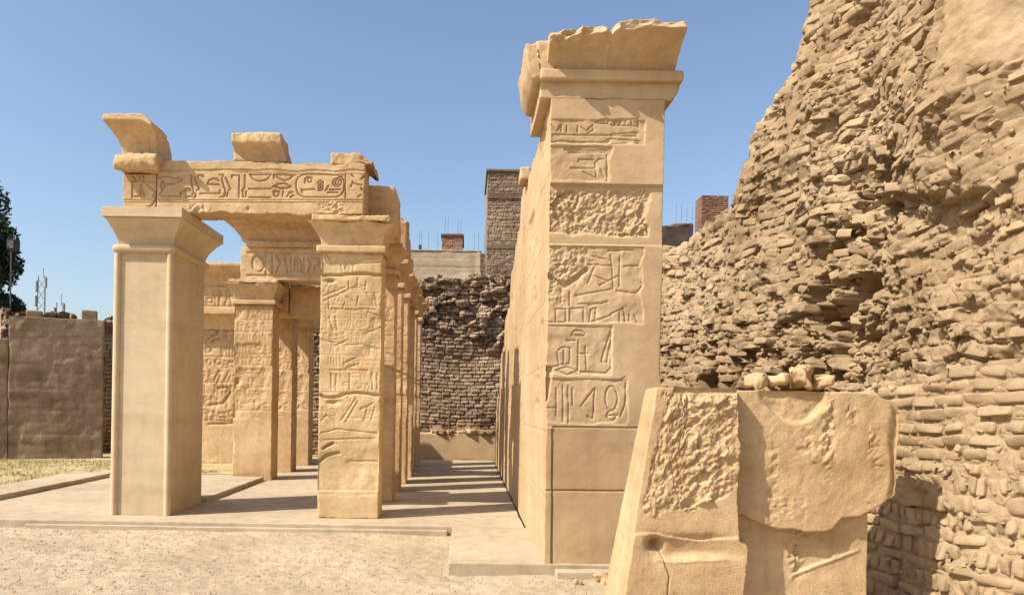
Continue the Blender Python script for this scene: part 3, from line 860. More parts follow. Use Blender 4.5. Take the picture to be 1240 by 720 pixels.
# antennas
def mast(label, x, y, z1, wd, name='antenna_mast'):
    t = thing(name, label, 'antenna', (x, y, -.1))
    P = []
    leg = [(x - wd, y - wd), (x + wd, y - wd), (x, y + wd)]
    for a, b in leg: P.append(tube((a, b, -.1), (x + (a - x) * .6, y + (b - y) * .6, z1), .06, 5))
    zs = np.arange(.5, z1 - 1, 1.1)
    for k, z in enumerate(zs):
        f0, f1 = 1 - .4 * z / z1, 1 - .4 * (z + 1.1) / z1
        for i in range(3):
            a, b = leg[i], leg[(i + 1) % 3]
            if k % 2: a, b = b, a
            P.append(tube((x + (a[0] - x) * f0, y + (a[1] - y) * f0, z), (x + (b[0] - x) * f1, y + (b[1] - y) * f1, z + 1.1), .03, 4))
    mesh_np('lattice', *joinm(P), METAL, t, True)
    for dx, z in ((-.45, z1 - 1.1), (.5, z1 - .7), (-.5, z1 - 2.6)):
        mesh_np('panel_antenna', *tube((x + dx, y - .4, z - .55), (x + dx, y - .4, z + .55), .12, 6), METAL, t, True)
    mesh_np('whip', *tube((x, y, z1 - .2), (x, y, z1 + .9), .035, 5), METAL, t, True)
mast('taller grey lattice antenna mast on the skyline above the grey wall', -44.2, 80, 14.0, .55)
mast('shorter grey antenna mast on the skyline, right of the taller one', -42.3, 80, 11.3, .5)

# floodlight on its pole
px_, pz_ = at(18, 297, 25)
t = thing('floodlight', 'floodlight on a thin pole beside the dark tree', 'lamp', (px_ - .12, 25, -.1))
mesh_np('pole', *tube((px_ - .12, 25, -.1), (px_ - .12, 25, pz_ - .1), .025, 8), METAL, t, True)
stone('lamp_head', (px_ - .16, px_ + .12, 24.8, 25.1, pz_ - .18, pz_ + .17), .08, DARKB, t, .03, .004, seed=47)
stone('lamp_glass', (px_ - .12, px_ + .08, 24.775, 24.798, pz_ - .13, pz_ + .12), .08, METAL, t, .005, .0, seed=48)

# ------------------------------------------------------------------ trees
def tree(label, c, rad, n, ls, seed, mat_, trunk_r=.22, group=None, lobes=16):
    r = np.random.default_rng(seed)
    c = np.array(c, float); rad = np.array(rad, float)
    t = thing('leafy_tree', label, 'tree', (c[0], c[1], -.1), group)
    L = r.normal(size=(lobes, 3)); L /= np.linalg.norm(L, axis=1)[:, None]
    lc = c + L * rad * r.uniform(.35, .78, (lobes, 1))
    lr = r.uniform(.28, .46, lobes)
    k = r.integers(0, lobes, n)
    d = r.normal(size=(n, 3)); d /= np.linalg.norm(d, axis=1)[:, None]
    P = lc[k] + d * (rad * lr[k][:, None]) * r.random((n, 1)) ** .4
    u = r.normal(size=(n, 3)); u /= np.linalg.norm(u, axis=1)[:, None]
    v = np.cross(u, r.normal(size=(n, 3))); v /= np.linalg.norm(v, axis=1)[:, None]
    s = (ls * r.uniform(.6, 1.3, n))[:, None]
    V = np.stack([P - u * s, P - v * s * .45, P + u * s, P + v * s * .45], 1).reshape(-1, 3)
    F = np.arange(4 * n).reshape(-1, 4)
    tone = np.repeat(np.clip(r.random(lobes)[k] * .5 + r.random(n) * .5, 0, 1), 4)
    mesh_np('crown', V, F, mat_, t, False, attrs={'tone': tone})
    parts = [tube((c[0], c[1], -.2), (c[0] + .1, c[1], c[2] - rad[2] * .3), trunk_r, 10, trunk_r * .6)]
    for q in lc[:9]:
        parts.append(tube((c[0] + .05, c[1], c[2] - rad[2] * .55), q, trunk_r * .4, 6, trunk_r * .1))
    mesh_np('trunk', *joinm(parts), BARK, t, True)
tree('tall dark green tree at the left edge behind the grey wall', (-18.6, 26, 6.8), (3.5, 3.0, 2.9), 60000, .11, 11, LEAF, .3, lobes=34)
tree('dark green bushy tree below the floodlight, behind the grey wall', (-16.7, 25, 3.4), (2.3, 1.5, 2.4), 34000, .10, 12, LEAF, .14)
tree('low brownish rounded tree just above the grey wall step', (-15.5, 27, 3.3), (1.3, 1.2, 1.45), 9000, .10, 13, LEAFB, .1)

# ------------------------------------------------------------------ the temple
def flare(cx, cy, hx, hy, z0, z1, F, p=2.0, fx=1, fy=1):
    def f(X, Y, Z):
        t_ = np.clip((Z - z0) / (z1 - z0), 0, 1) ** p
        return cx + (X - cx) * (1 + fx * F * t_ / hx), cy + (Y - cy) * (1 + fy * F * t_ / hy), Z
    return f

# --- plain restored pillar (front left)
t = thing('restored_pillar', 'plain smooth restored pillar with sharp flared capital, front left of the ruin', 'pillar', (-4.14, 10.45, 0))
stone('shaft', (-4.50, -3.80, 9.87, 11.1, .0, 3.37), (.05, .06, .05), REST, t, .006, .0012, seed=51,
      warp=lambda X, Y, Z: (-4.14 + (X + 4.14) * (1 - .012 * Z / 3.4), Y, Z), rsc=1.2)
def rollbox(name, box, parent, mat_, rad, seed, res=.03):
    return stone(name, box, res, mat_, parent, rad, .001, seed=seed, chipvar=0.0, )
for x, y in ((-3.815, 9.87), (-4.50, 9.87)):
    V, F = [], []
    parts = []
    ns = 14
    zz = np.linspace(.0, 3.40, 30)
    ang = np.linspace(0, 2 * np.pi, ns, endpoint=False)
    X = x + .045 * np.cos(ang)[:, None] * (1 + 0 * zz) + (-.012 * zz / 3.4 * (x + 4.14)); Y = y + .045 * np.sin(ang)[:, None] + 0 * zz; Z = 0 * ang[:, None] + zz
    X = np.concatenate([X, X[:1]]); Y = np.concatenate([Y, Y[:1]]); Z = np.concatenate([Z, Z[:1]])
    grid_mesh('corner_torus', X, Y, Z, REST, t)
cap = stone('capital', (-4.50, -3.79, 9.88, 11.09, 3.46, 3.775), (.05, .06, .018), REST, t, .008, .002, seed=53,
      warp=lambda X, Y, Z: (lambda k: (X + np.where(X > -4.145, .18, .10) * k * (X + 4.145) / .355, 10.485 + (Y - 10.485) * (1 + .20 * k / .605), Z))(np.clip((Z - 3.46) / .315, 0, 1) ** 1.7))
stone('torus_moulding', (-4.56, -3.74, 9.80, 11.17, 3.365, 3.465), .03, REST, cap, .13, .001, seed=52, chipvar=0)
stone('abacus', (-4.615, -3.60, 9.64, 11.29, 3.778, 3.90), (.06, .06, .03), REST, cap, .005, .001, seed=54)

# --- carved pillar B1 and its row
def B1_front(x, z):
    Y = 9.85
    S5 = pxs([[(75, 440), (240, 365)], [(75, 412), (180, 372)], [(110, 485), (340, 485)], [(285, 610), (330, 590), (380, 570)],
              [(130, 670), (180, 648), (200, 640)], [(190, 665), (270, 665), (360, 690)], [(100, 480), (100, 420)], [(200, 340), (200, 380)], [(245, 330), (245, 380)],
              [(290, 340), (285, 385)], [(190, 420), (230, 450)], [(250, 420), (240, 470)], [(290, 400), (330, 470)], [(330, 400), (345, 470)],
              [(180, 450), (170, 480)], [(210, 230), (225, 250), (370, 245)], [(225, 255), (220, 300)], [(90, 200), (120, 250), (150, 230), (170, 290)],
              [(140, 215), (190, 240), (180, 280)], [(100, 520), (120, 600)], [(130, 520), (140, 590)], [(300, 500), (350, 515)], [(60, 640), (120, 655)]], 375, 260, 4.235, Y)
    S6 = pxs([[(130, 270), (190, 180)], [(150, 275), (200, 190)], [(50, 320), (120, 305), (280, 325)], [(60, 380), (90, 365), (115, 368)],
              [(160, 438), (280, 440)], [(45, 595), (80, 615), (200, 625), (260, 620), (275, 600)], [(60, 350), (270, 345)], [(210, 225), (260, 200)], [(225, 270), (240, 210)],
              [(255, 270), (270, 215)], [(50, 270), (70, 245), (100, 270)], [(90, 260), (110, 285)], [(85, 60), (240, 62)], [(140, 35), (190, 10)], [(150, 55), (205, 35)],
              [(90, 75), (90, 140)], [(110, 80), (108, 140)], [(165, 80), (165, 140)], [(260, 75), (262, 140)], [(280, 75), (282, 140)]], 375, 430, 3.429, Y)
    deep = pxs([[(45, 162), (60, 175), (110, 172), (150, 160), (200, 155), (290, 165)], [(40, 440), (70, 415), (120, 405)], [(60, 382), (95, 366)]], 375, 430, 3.429, Y)
    deep += pxs([[(70, 310), (200, 305), (380, 308)]], 375, 260, 4.235, Y)
    wob = fbm(x, z, 0 * x, 6, 3, 300)
    d = -carve(x + .006 * wob, z + .006 * wob, S5 + S6, .013, .010) - carve(x + .01 * wob, z + .012 * wob, deep, .026, .035)
    R = glyph_rows(random.Random(5), -1.86, -1.12, 1.15, 3.05, .16, .75)
    d -= carve(x, z, R, .010, .0045)
    hx, hz = at(400, 340, Y); d -= .06 * np.exp(-(((x - hx) / .06) ** 2 + ((z - hz) / .025) ** 2))
    hx, hz = at(403, 487, Y); d -= .05 * np.exp(-(((x - hx) / .07) ** 2 + ((z - hz) / .035) ** 2))
    worn = sst(.05, .55, fbm(x, z, 0 * x, 1.8, 3, 301))
    d += -.02 * worn * (z > .35) + .008 * fbm(x, z, 0 * x, 5, 4, 302) * (z > .3)
    new = sst(.32, .28, z + .02 * wob)
    return d * (1 - new) + .004 * new
def redst(x, z, j):
    cx, cz = at(428, 441, 9.85)
    n = fbm(x, z, 0 * x, 9, 3, 310)
    return .9 * (j == 0) * np.exp(-(((x - cx) / .21) ** 2 + ((z - cz) / .085) ** 2)) * sst(-.7, .25, n)

def broken_capital(X, Y, Z, cx, cy, hx, hy, z0, z1, F, seed):
    t_ = np.clip((Z - z0) / (z1 - z0), 0, 1)
    brk = 1 - .5 * sst(.1, .7, fbm(X, Y, Z, 2.6, 3, seed))
    f_ = F * t_ ** 1.7 * brk
    return cx + (X - cx) * (1 + f_ / hx), cy + (Y - cy) * (1 + f_ / hy), Z

def row_pillar(label, x0, x1, y0, dep, front, seed, attrs=None, mat_=None, group=None, res=.009, ztor=3.40, ztop=3.85, name='carved_pillar'):
    cx, cy = (x0 + x1) / 2, y0 + dep / 2
    t = thing(name, label, 'pillar', (cx, cy, 0), group)
    stone('shaft', (x0, x1, y0, y0 + dep, 0, ztor), (res, .05, res), mat_ or SAND, t, .024, .003, chipvar=2.0, front=front, seed=seed, attrs=attrs)
    z0, z1 = ztor + .092, ztop - .07
    cap = stone('capital', (x0, x1, y0, y0 + dep, z0, z1), (.03, .03, .02), SAND, t, .02, .012, seed=seed + 2, rsc=4,
                warp=lambda X, Y, Z: broken_capital(X, Y, Z, cx, cy, (x1 - x0) / 2, dep / 2, z0, z1, .15, seed))
    stone('torus_moulding', (x0 - .05, x1 + .05, y0 - .05, y0 + dep + .05, ztor + .002, ztor + .09), (.03, .03, .02), SAND, cap, .045, .006, seed=seed + 1, chipvar=.3)
    stone('abacus', (x0 - .09, x1 + .10, y0 - .15, y0 + dep + .12, z1 + .003, ztop), (.03, .03, .02), SAND, cap, .035, .016, seed=seed + 4, rsc=6)
    return t
GB = 'carved pillars along the left of the corridor'
row_pillar('weathered carved pillar with a red stain and deep crack, front pillar beside the corridor', -1.885, -1.10, 9.85, .45, B1_front, 60,
           attrs={'stain': redst}, mat_=SANDP, group=GB)
def Bn_front(x, z):
    R = glyph_rows(random.Random(15), -1.86, -1.12, .95, 3.3, .2, .8)
    wob = fbm(x, z, 0 * x, 6, 3, 320)
    d = -carve(x + .006 * wob, z, R, .014, .012) - .02 * sst(.1, .6, fbm(x, z, 0 * x, 2, 3, 321)) * (z > .9)
    d -= carve(x + .01 * wob, z + .02 * wob, [[(-1.9, 2.0), (-1.5, 2.05), (-1.1, 1.98)]], .02, .03)
    return d
second = row_pillar('second carved pillar of the corridor row, in the shade of the front one', -1.885, -1.08, 11.5, .42, Bn_front, 70, group=GB, res=.018)
ord_ = ['third', 'fourth', 'fifth', 'sixth', 'seventh']
for k, y in enumerate((12.85, 14.1, 15.4, 16.7, 18.0)):
    copy_thing(second, (-1.4825 + .01 * ((k * 7) % 3 - 1), y + .21, 0), ord_[k] + ' carved pillar back along the left of the corridor' + ('' if k < 4 else ', farthest from the viewer'), GB)

# blocks left of the lintel course over that row
def loose(name, label, box, seed, res=.03, chip=.05, rough=.03, mat_=None, cat='stone block', group=None, warp=None, front=None, rsc=3):
    o = stone(name, box, res, mat_ or SAND, None, chip, rough, seed=seed, warp=warp, front=front, rsc=rsc)
    return tag(o, label, cat, group)
loose('lintel_block', 'shaded lintel block on the front carved pillar, behind the glyph beam end', (-1.80, -1.0, 10.42, 11.3, 3.86, 4.43), 81, .035, .03, .012)
loose('lintel_block', 'tall broken lintel block on the third carved corridor pillar', (-1.80, -1.02, 12.8, 13.55, 3.87, 4.52), 82, .04, .06, .03,
      warp=lambda X, Y, Z: (X + .0 * Z, Y, Z - .18 * sst(13.1, 13.6, Y) * (Z > 4.2)))
loose('lintel_block', 'low broken lintel block on the fourth carved corridor pillar', (-1.75, -1.06, 14.15, 14.85, 3.86, 4.25), 83, .04, .06, .03)

# --- the hieroglyph beam
R1 = [[(155, 300), (155, 420)], [(150, 265), (225, 262), (225, 215), (262, 205), (262, 270), (390, 272)], [(150, 215), (180, 230), (180, 262)], [(235, 300), (235, 415)],
      [(245, 320), (275, 415)], [(180, 410), (260, 412)], [(320, 320), (370, 360), (350, 410)], [(300, 300), (380, 345)]]
R1b = [[(410, 235), (450, 220), (510, 225), (560, 240), (615, 235)], [(590, 225), (625, 245)], [(440, 250), (460, 290), (520, 290), (570, 280), (620, 255)],
       [(435, 260), (420, 310), (440, 350), (410, 390)], [(470, 290), (440, 340)], [(420, 400), (610, 408), (612, 370), (630, 360)],
       [(690, 205), (720, 205), (705, 250), (715, 300), (730, 350), (715, 410), (660, 412)], [(740, 230), (760, 290), (785, 340), (760, 355)], [(745, 380), (755, 410), (735, 420)],
       [(650, 357), (660, 337), (690, 332), (705, 355), (650, 358)], [(770, 225), (785, 205), (820, 205), (825, 225), (800, 215)],
       [(860, 292), (875, 260), (910, 242), (950, 245), (970, 265)], [(860, 294), (970, 296)], [(790, 385), (840, 380), (975, 382), (980, 350)],
       [(975, 205), (1010, 205), (995, 240), (1010, 300), (1030, 350), (1020, 410), (985, 415)], [(1030, 230), (1060, 300), (1080, 340), (1060, 350)], [(1050, 370), (1045, 410)],
       [(1090, 210), (1160, 208)], [(1090, 210), (1090, 235)], [(1160, 208), (1155, 420)], [(1215, 205), (1210, 330), (1190, 350), (1195, 415)], [(1225, 360), (1220, 410)]]
cart = [(560, 185), (860, 185), (900, 205), (922, 245), (925, 320), (905, 365), (860, 390), (560, 390), (520, 365), (500, 310), (500, 255), (520, 210), (560, 185)]
R2 = [[(90, 190), (280, 190)], [(95, 195), (120, 235), (180, 252), (240, 238), (275, 198)], [(85, 318), (275, 318)], [(85, 393), (275, 393)],
      [(300, 190), (490, 192)], [(300, 195), (305, 225)], [(320, 200), (350, 230), (400, 245), (440, 230), (470, 200)], [(295, 300), (340, 275), (400, 268), (455, 300)],
      [(320, 300), (370, 315), (440, 305)], [(295, 345), (310, 335), (350, 340)], circ(325, 362, 22), [(385, 340), (380, 380)], [(420, 385), (440, 350), (470, 345)],
      [(480, 375), (450, 390)], cart, [(937, 180), (937, 397)], [(575, 265), (580, 225), (605, 208), (640, 215)], circ(620, 240, 20), [(550, 325), (665, 322)],
      [(552, 325), (552, 350)], [(690, 265), (715, 240), (740, 260), (735, 330), (700, 335), (700, 275)], [(718, 265), (718, 330)], [(785, 290), (760, 335)],
      circ(862, 260, 38), circ(862, 262, 17), [(780, 350), (870, 350)], [(800, 325), (890, 322)], [(985, 300), (1000, 250)], [(1000, 265), (1080, 285)],
      [(1080, 230), (1100, 200), (1110, 215)], [(990, 195), (1010, 210)], [(1075, 310), (1085, 330)], [(1050, 385), (1075, 370)]]
YA = 9.95
def zat(v, u): return at(u, v, YA)[1]
LINES = [[at(u, v, YA) for u in (142, 445)] for v in (204.5, 205.8, 242.2, 245.0)]
def beam_front(x, z):
    S = pxs(R1b, 140, 185, 7.75, YA) + pxs(R2, 290, 185, 7.294, YA)
    d = -carve(x, z, S, .0125, .024) - carve(x, z, [[(l[0][0], l[0][1]), (l[1][0], l[1][1])] for l in LINES], .010, .012)
    d -= .006 * ((z > at(300, 241, YA)[1]) & (z < at(300, 207, YA)[1]))
    for (u, v, ru, rv, a) in ((401, 252, 14, 9, .03), (237, 254, 12, 6, .035), (300, 253, 5, 3, .02), (412, 215, 6, 5, .012)):
        cx, cz = at(u, v, YA)
        k = np.exp(-(((x - cx) / (ru / 93)) ** 2 + ((z - cz) / (rv / 93)) ** 2))
        d += k * pitted(x, z, a, int(u))
    d += .0035 * fbm(x, z, 0 * x, 5, 4, 330)
    return d
def beam_warp(X, Y, Z):
    n = fbm(X, 0 * X, 0 * X + 2, 4, 4, 331)
    top = sst(4.35, 4.58, Z)
    bot = sst(4.0, 3.93, Z) * (X > -3.4)
    return X, Y, Z + top * (.018 * n - .022) + bot * .02 * fbm(X, Y, 0 * X, 5, 3, 332)
o = stone('glyph_beam', (-4.045, -1.355, YA, 10.42, 3.915, 4.60), (.0072, .06, .0072), SAND, None, .014, .003, chipvar=2.2, front=beam_front, warp=beam_warp, seed=84)
tag(o, 'long stone beam with cut hieroglyphs and a cartouche, spanning two front pillars', 'stone beam')
def beam_end_front(x, z):
    d = -carve(x, z, pxs(R1, 140, 185, 7.75, YA), .015, .02) - carve(x, z, LINES[2:], .010, .012)
    cr = pxs([[(375, 430), (340, 490), (290, 510), (250, 535)], [(405, 300), (380, 360), (375, 430)]], 140, 185, 7.75, YA)
    return d - carve(x, z, cr, .015, .03) + .006 * fbm(x, z, 0 * x, 6, 4, 333)
o = stone('glyph_beam_end', (-4.49, -4.06, YA + .004, 10.42, 3.915, 4.40), (.0072, .06, .0072), SAND, None, .016, .003, front=beam_end_front, seed=85)
tag(o, 'short cracked carved block at the left end of the hieroglyph beam', 'stone block')
# fragments on the beam
def torfrag(X, Y, Z):
    return X, Y - .05 * np.sin(np.clip((Z - 4.38) / .27, 0, 1) * math.pi), Z + .05 * (X + 4.6) * .2
o = stone('torus_fragment', (-4.55, -3.99, 9.82, 10.42, 4.41, 4.625), .018, SAND, None, .06, .022, chipvar=1.8, seed=86, warp=torfrag, rsc=4)
tag(o, 'rounded moulding fragment on the left end of the beam, under the flared cornice piece', 'stone block')
def corn_w(X, Y, Z):
    t_ = np.clip((Z - 4.63) / .43, 0, 1)
    s = (np.minimum(t_, .82) / .82) ** 2.0
    X2 = X - .13 * s * sst(-3.95, -4.45, X) - .05 * (X > -4.1) * (1 - t_)
    cut = sst(-4.10, -3.97, X) * sst(.6, 1, t_)
    return X2, Y - .30 * s, Z - .12 * cut
o = stone('cornice_fragment', (-4.50, -3.99, 9.93, 10.44, 4.635, 5.07), (.025, .03, .02), SAND, None, .025, .01, seed=87, warp=corn_w)
tag(o, 'flared cornice fragment overhanging the left end of the hieroglyph beam', 'cornice block')
def slantw(X, Y, Z):
    t_ = np.clip((Z - 4.60) / .33, 0, 1)
    return X - .04 * t_ * sst(-2.9, -2.4, X), Y - .14 * sst(.35, .62, t_), Z + .04 * (X + 2.75) * 0
loose('stone_block', 'loose rough topped block on the middle of the hieroglyph beam', (-3.07, -2.39, 10.0, 10.42, 4.60, 4.93), 88, .022, .035, .016, warp=slantw, rsc=5)
loose('stone_block', 'flat rough slab on the right end of the hieroglyph beam', (-1.84, -1.26, 10.05, 10.62, 4.59, 4.755), 89, .022, .06, .022, rsc=6,
      warp=lambda X, Y, Z: (X, Y, Z - .12 * sst(-1.45, -1.25, X) * (Z > 4.66)))

# --- second cross beam and the pillars on the left, deeper in
def A2_front(x, z):
    R = glyph_rows(random.Random(25), -4.33, -3.66, 1.12, 3.2, .21, .9)
    wob = fbm(x, z, 0 * x, 6, 3, 340)
    d = -carve(x + .006 * wob, z + .004 * wob, R, .015, .012)
    d -= .02 * sst(.1, .6, fbm(x, z, 0 * x, 2.5, 3, 341)) * (z > 1.15)
    cx, cz = at(287, 462, 14.4); d -= .07 * np.exp(-(((x - cx) / .05) ** 2 + ((z - cz) / .06) ** 2))
    return d * (z > 1.1)
GA = 'carved pillars of the left row'
a2 = row_pillar('carved pillar with plain lower third behind the restored pillar, first of the left inner row', -4.36, -3.63, 14.4, .5, A2_front, 90, group=GA, res=.02, ztor=3.28, ztop=3.74)
copy_thing(a2, (-3.995, 16.3, 0), 'carved pillar in the left row, directly behind the first and half hidden', GA)
copy_thing(a2, (-3.995, 18.05, 0), 'carved pillar seen as a thin lit strip, farthest of the left row', GA)
def l2_front(x, z):
    S = pxs([[(300, 306), (390, 307)], [(300, 333), (390, 334)], [(322, 305), (322, 333)]] +
            [circ(313, 319, 7.5, 10), [(309, 314), (318, 324)], [(330, 310), (330, 330)], [(335, 310), (340, 318), (335, 330)], [(345, 310), (349, 330)],
             [(353, 311), (353, 330)], [(357, 328), (357, 316), (361, 311), (365, 316), (365, 328)], [(361, 316), (361, 328)], [(369, 312), (369, 330)],
             [(373, 312), (377, 320), (373, 330)], [(381, 312), (387, 312), (387, 322), (381, 322), (381, 330)]], 0, 0, 1, 14.4)
    return -carve(x, z, S, .022, .025) + .006 * fbm(x, z, 0 * x, 5, 4, 342)
o = stone('glyph_beam', (-4.26, -1.15, 14.4, 14.98, 3.75, 4.36), (.018, .08, .018), SAND, None, .02, .006, front=l2_front, seed=93)
tag(o, 'deeper carved cross beam with hieroglyphs, under a shaded cornice, seen between the front pillars', 'stone beam')
t = thing('cornice_course', 'hollow shaded cornice with roll moulding on top of the deeper cross beam', 'cornice', (-2.7, 14.7, 4.36))
stone('torus_moulding', (-4.15, -1.2, 14.33, 14.9, 4.363, 4.47), (.05, .04, .02), SAND, t, .05, .004, seed=94, chipvar=.2)
def cav2(X, Y, Z):
    t_ = (np.minimum(np.clip((Z - 4.47) / .36, 0, 1), .85) / .85) ** 1.8
    return X - .25 * t_ * sst(-4.0, -4.25, X), Y - .42 * t_ * (Y < 14.7), Z
stone('cavetto', (-4.24, -1.2, 14.38, 14.95, 4.473, 4.86), (.05, .05, .02), SAND, t, .02, .006, seed=95, warp=cav2)
loose('roof_beam', 'shaded stone beam lying along the tops of the left inner pillars', (-4.28, -3.50, 15.0, 18.6, 3.20, 3.72), 96, .06, .03, .012, cat='stone beam',
      warp=lambda X, Y, Z: (X, Y, Z + .22 * sst(16.0, 15.6, Y) * (Z < 3.4) * 0))
loose('roof_beam', 'shaded cross beam deep between the left inner pillars and the corridor pillars', (-3.48, -1.2, 15.02, 15.5, 3.14, 3.74), 97, .06, .03, .012, cat='stone beam')

# --- back left carved wall with two cornices
t = thing('carved_wall', 'carved wall piece with two cornices behind the plain restored pillar', 'wall', (-5.6, 18.3, 0))
def lw_front(x, z):
    R = glyph_rows(random.Random(35), -6.6, -4.7, .95, 2.8, .3, .9)
    wob = fbm(x, z, 0 * x, 5, 3, 350)
    d = -carve(x + .01 * wob, z + .01 * wob, R, .024, .022) - carve(x, z, pxs([[(265, 470), (275, 468), (279, 475), (270, 488), (253, 490)], [(253, 513), (283, 512)]], 0, 0, 1, 18), .03, .045)
    d += pitted(x, z, .04, 351) * sst(2.78, 2.84, z)
    return d * (z > .86)
stone('wall', (-6.7, -4.5, 18, 18.6, .0, 3.12), (.025, .08, .025), SAND, t, .02, .008, front=lw_front, seed=101)
stone('lower_cornice', (-6.65, -4.5, 17.98, 18.55, 3.123, 3.46), (.05, .05, .02), SAND, t, .02, .006, seed=102,
      warp=lambda X, Y, Z: (X, Y - .26 * np.clip((Z - 3.12) / .34, 0, 1) ** 2 * (Y < 18.3), Z))
stone('cornice_slab', (-6.75, -4.5, 17.66, 18.5, 3.463, 3.54), (.05, .05, .02), SAND, t, .015, .005, seed=103)
def lw_glyph(x, z):
    return -carve(x, z, glyph_rows(random.Random(36), -6.5, -4.6, 3.6, 4.12, .44, 1.0), .024, .025)
stone('glyph_band', (-6.55, -4.55, 18.0, 18.5, 3.543, 4.16), (.025, .08, .025), SAND, t, .02, .006, front=lw_glyph, seed=104)
stone('upper_cornice', (-6.5, -4.55, 18.0, 18.5, 4.163, 4.66), (.05, .05, .025), SAND, t, .02, .006, seed=105,
      warp=lambda X, Y, Z: (X - .25 * np.clip((Z - 4.16) / .42, 0, 1) ** 2 * (X < -6.2), Y - .30 * np.clip((Z - 4.16) / .42, 0, 1) ** 2 * (Y < 18.3), Z))

# --- long wall on the right of the corridor, its carved end facing the viewer
WX0, WX1, WY = .762, 1.845, 7.30
def top_of(y):
    return np.interp(y, [7, 8.6, 8.65, 10.0, 10.4, 10.45, 11.2, 11.25, 12.3, 12.35, 13.6, 13.65, 15.4, 15.45, 17.2, 17.25, 19.5],
                     [4.40, 4.40, 4.38, 4.38, 4.6, 4.5, 4.45, 4.15, 4.0, 3.85, 3.75, 3.3, 3.15, 2.7, 2.5, 1.9, 1.6])
PIT_BOX = (at(663, 230, WY), at(782, 284, WY))
R3 = [[(105, 160), (130, 190), (150, 160)], [(150, 165), (150, 190)], [(175, 165), (175, 190)], [(225, 165), (225, 190)], [(240, 170), (265, 190), (290, 165)], [(295, 160), (295, 190)],
      [(305, 150), (330, 140), (365, 135), (365, 155), (330, 155), (305, 150)], [(365, 140), (500, 135)], [(365, 160), (500, 165)], [(500, 135), (505, 170)], [(110, 205), (380, 208)],
      [(110, 205), (110, 215)], [(380, 205), (500, 195)], [(380, 212), (495, 212)], [(495, 195), (495, 212)], [(95, 245), (130, 235), (340, 240), (370, 225), (510, 235)],
      [(345, 250), (370, 235)], [(380, 250), (505, 245)], [(165, 275), (360, 275)], [(185, 285), (355, 285)], [(230, 320), (300, 320)], [(230, 320), (230, 330)],
      [(310, 400), (305, 330), (325, 315), (345, 315)], [(195, 358), (300, 358)], [(250, 375), (300, 400)], [(360, 295), (360, 420)], [(200, 260), (320, 262)], [(90, 160), (90, 190)],
      [(395, 145), (395, 158)], [(420, 145), (420, 158)], [(445, 142), (445, 160)], [(470, 142), (472, 160)], [(330, 360), (345, 400)], [(270, 200), (300, 180)]]
R4 = [[(290, 40), (380, 40)], [(215, 90), (300, 95)], [(230, 130), (290, 150)], [(300, 55), (310, 180)], [(330, 60), (330, 170)], [(345, 100), (400, 95)],
      [(410, 100), (412, 170), (390, 195), (320, 185)], [(120, 180), (120, 230)], [(150, 190), (150, 240)], [(170, 205), (300, 180)], [(100, 300), (100, 252), (135, 252), (135, 300)],
      [(150, 300), (150, 250), (200, 250), (200, 300)], [(220, 300), (225, 255), (245, 250), (240, 295)], [(300, 270), (345, 250)], [(330, 265), (330, 300)], [(345, 260), (350, 300)],
      [(365, 275), (365, 300)], [(385, 275), (395, 300)], [(65, 300), (220, 303), (300, 275)], [(155, 345), (165, 332), (190, 332), (205, 345)], [(155, 348), (200, 350)], [(140, 368), (170, 368)],
      [(110, 400), (125, 390), (150, 395), (150, 450), (110, 455), (105, 410)], [(128, 395), (128, 450)], [(180, 370), (180, 480)], [(185, 415), (215, 415)], [(205, 390), (210, 470)],
      [(300, 330), (265, 440)], [(305, 340), (285, 445)], [(265, 445), (285, 447)], [(55, 465), (110, 460)], [(100, 475), (140, 460), (180, 475), (140, 490), (100, 475)],
      [(190, 480), (280, 485), (300, 465), (300, 340)], [(120, 510), (160, 510)], [(100, 540), (100, 640)], [(125, 530), (125, 660)], [(145, 530), (145, 665)], [(160, 540), (160, 600)],
      [(190, 605), (235, 545)], [(240, 540), (235, 650)], [(215, 640), (235, 650)], circ(302, 575, 22, 45), [(280, 640), (325, 635)], circ(300, 640, 17), [(270, 510), (330, 512), (350, 500)],
      [(355, 520), (350, 600), (335, 640)], [(70, 610), (95, 612)], [(220, 240), (290, 225)], [(180, 235), (270, 232)], [(230, 60), (280, 70)], [(240, 100), (215, 160)], [(260, 165), (330, 130)]]
